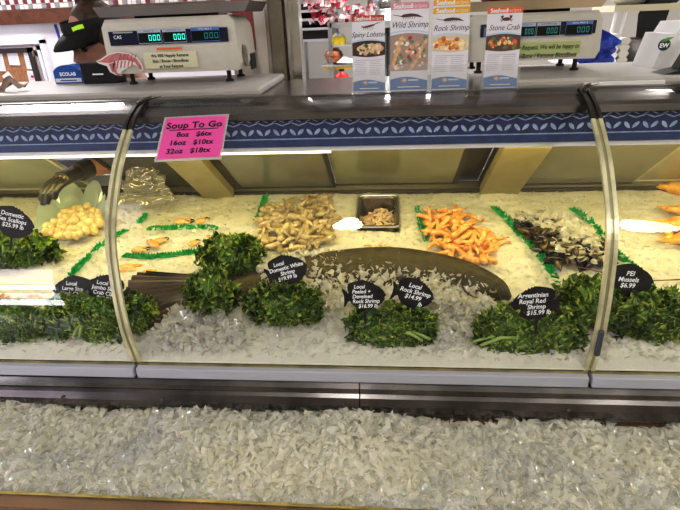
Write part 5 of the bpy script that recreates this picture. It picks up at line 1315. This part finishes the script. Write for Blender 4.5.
for sx in (-1,1):
    MB().ball((0,0,0),.0125,12,8,0,Matrix.Translation(-WO) @ MHT @ Matrix.Translation((sx*.032,.072,.010))).build('eye', mat('eye dark', (.02,.012,.01), .2), wk, True)
    MB().tube([tuple(hp(sx*.05,.066,.030)-WO),tuple(hp(sx*.032,.081,.036)-WO),tuple(hp(sx*.014,.086,.031)-WO)],[.003,.0045,.003],6).build('eyebrow', hair_m, wk, True)

# ------------------------------------------------------------------ lights
def area(name, loc, rot, sx, sy, power, col):
    l = bpy.data.lights.new(name,'AREA'); l.shape = 'RECTANGLE'; l.size = sx; l.size_y = sy; l.energy = power; l.color = col
    o = bpy.data.objects.new(name,l); COL.objects.link(o); o.location = loc; o.rotation_euler = rot; return o
# case tube: long strip behind the valance shining down and back onto the ice
area('case_tube_light',(-.09,1.435,tz-.016),(math.radians(9),0,0),3.3,.05,6.6,(1,.80,.22))
# ceiling panels, customer side and kitchen
def panel(label, x, y, w, d, power, col):
    t = thing('ceiling_light', label, 'ceiling light', (x,y,ZC))
    MB().box((-w/2,-d/2,-.03),(w/2,d/2,-.001)).build('frame', white_pl, t)
    MB().box((-w/2+.02,-d/2+.02,-.034),(w/2-.02,d/2-.02,-.0305)).build('diffuser', mat('diffuser', (.95,.96,1), .5, emit=2), t)
    area('panel_light',(x,y,ZC-.05),(0,0,0),w,d,power,col)
panel('customer side ceiling panel far left of the case',-3.7,.1,.7,.35,58,(.95,.96,1))
panel('customer side ceiling panel far right of the case',3.7,.1,.7,.35,58,(1,.93,.80))
panel('kitchen ceiling panel above the notice board wall',-2.7,3.6,1.2,.6,60,(1,.95,.95))
panel('kitchen ceiling panel above the steel shelves',.4,3.6,1.2,.6,60,(1,.95,.92))
panel('kitchen ceiling panel above the white counter',2.5,3.4,1.2,.6,40,(1,.93,.85))
# long frosted pendant lamps hanging over the customers, mirrored in the curved glass
def pendant(label, x, y, z0, z1, r_, e):
    t = thing('pendant_lamp', label, 'pendant lamp', (x,y,ZC), group='pendant lamps over the customers')
    MB().tube([(0,0,-.001),(0,0,z1-ZC)],.004,6).build('cord', black, t)
    h = z1-z0; MB().lathe([(.0,z1-ZC+.03),(r_*.3,z1-ZC+.025),(r_*.34,z1-ZC-.02),(0,z1-ZC-.021)],seg=20).build('cap', black, t, True)
    MB().lathe([(r_*.3,z1-ZC-.021),(r_*.55,z1-ZC-.18*h),(r_*.85,z1-ZC-.42*h),(r_,z1-ZC-.68*h),(r_*.82,z1-ZC-.88*h),(r_*.4,z0-ZC+.01),(0,z0-ZC)],seg=28).build('globe', mat('lit globe %d'%e, (1,.96,.84), .4, emit=e), t, True)
    MB().lathe([(0,z0-ZC-.035),(r_*.2,z0-ZC-.03),(r_*.24,z0-ZC+.003),(0,z0-ZC+.004)],seg=16).build('finial', black, t, True)
pendant('frosted teardrop pendant lamp behind the camera, near the middle of the case',-.25,-.62,1.98,2.78,.10,25)
pendant('larger frosted teardrop pendant lamp behind the camera towards the right',1.72,-.95,1.95,2.75,.17,21)
# low lit cooler behind the camera at the left, added to give the glass its bright reflection
lc = thing('reflection_prop','low glowing cooler behind the camera at the left, seen mirrored in the glass','reflection prop',(-3.15,-1.05,0))
MB().box((-1.05,-.35,0),(1.05,.28,.16)).build('plinth', steel_dk, lc)
MB().box((-1.05,-.35,.16),(1.05,.28,.74)).build('cabinet', white_pl, lc)
for k,(z0_,z1_,c_,e_) in enumerate(((.17,.27,(.95,.93,1),11),(.29,.40,(.62,.72,.80),7),(.42,.47,(.10,.10,.14),1),(.48,.58,(.85,.92,1),11),(.60,.72,(.80,.66,.72),6))):
    MB().box((-1.03,.281,z0_),(1.03,.285,z1_)).build('glow_band', mat('glow band %d'%k, c_, .4, emit=e_*1.7), lc)  # glowing bands added to colour the strip mirrored in the glass
for k in range(9): MB().prism([(-.06,.0),(.06,.0),(.03,.075),(-.02,.08)],.286,.292,'y').build('pink_glow', mat('pink card', (.95,.12,.25), .5, emit=12), lc, loc=(-.9+.22*k,0,.30))  # glowing pink shapes added for the mirrored strip, not real cards
W = bpy.data.worlds.new('world'); SC.world = W; W.use_nodes = True
W.node_tree.nodes['Background'].inputs[0].default_value = (.5,.5,.52,1); W.node_tree.nodes['Background'].inputs[1].default_value = .15
SC.view_settings.view_transform = 'Standard'; SC.view_settings.look = 'Medium High Contrast'; SC.view_settings.exposure = 0
SC.cycles.transparent_max_bounces = 16; SC.cycles.max_bounces = 8
SC.cycles.use_denoising = True
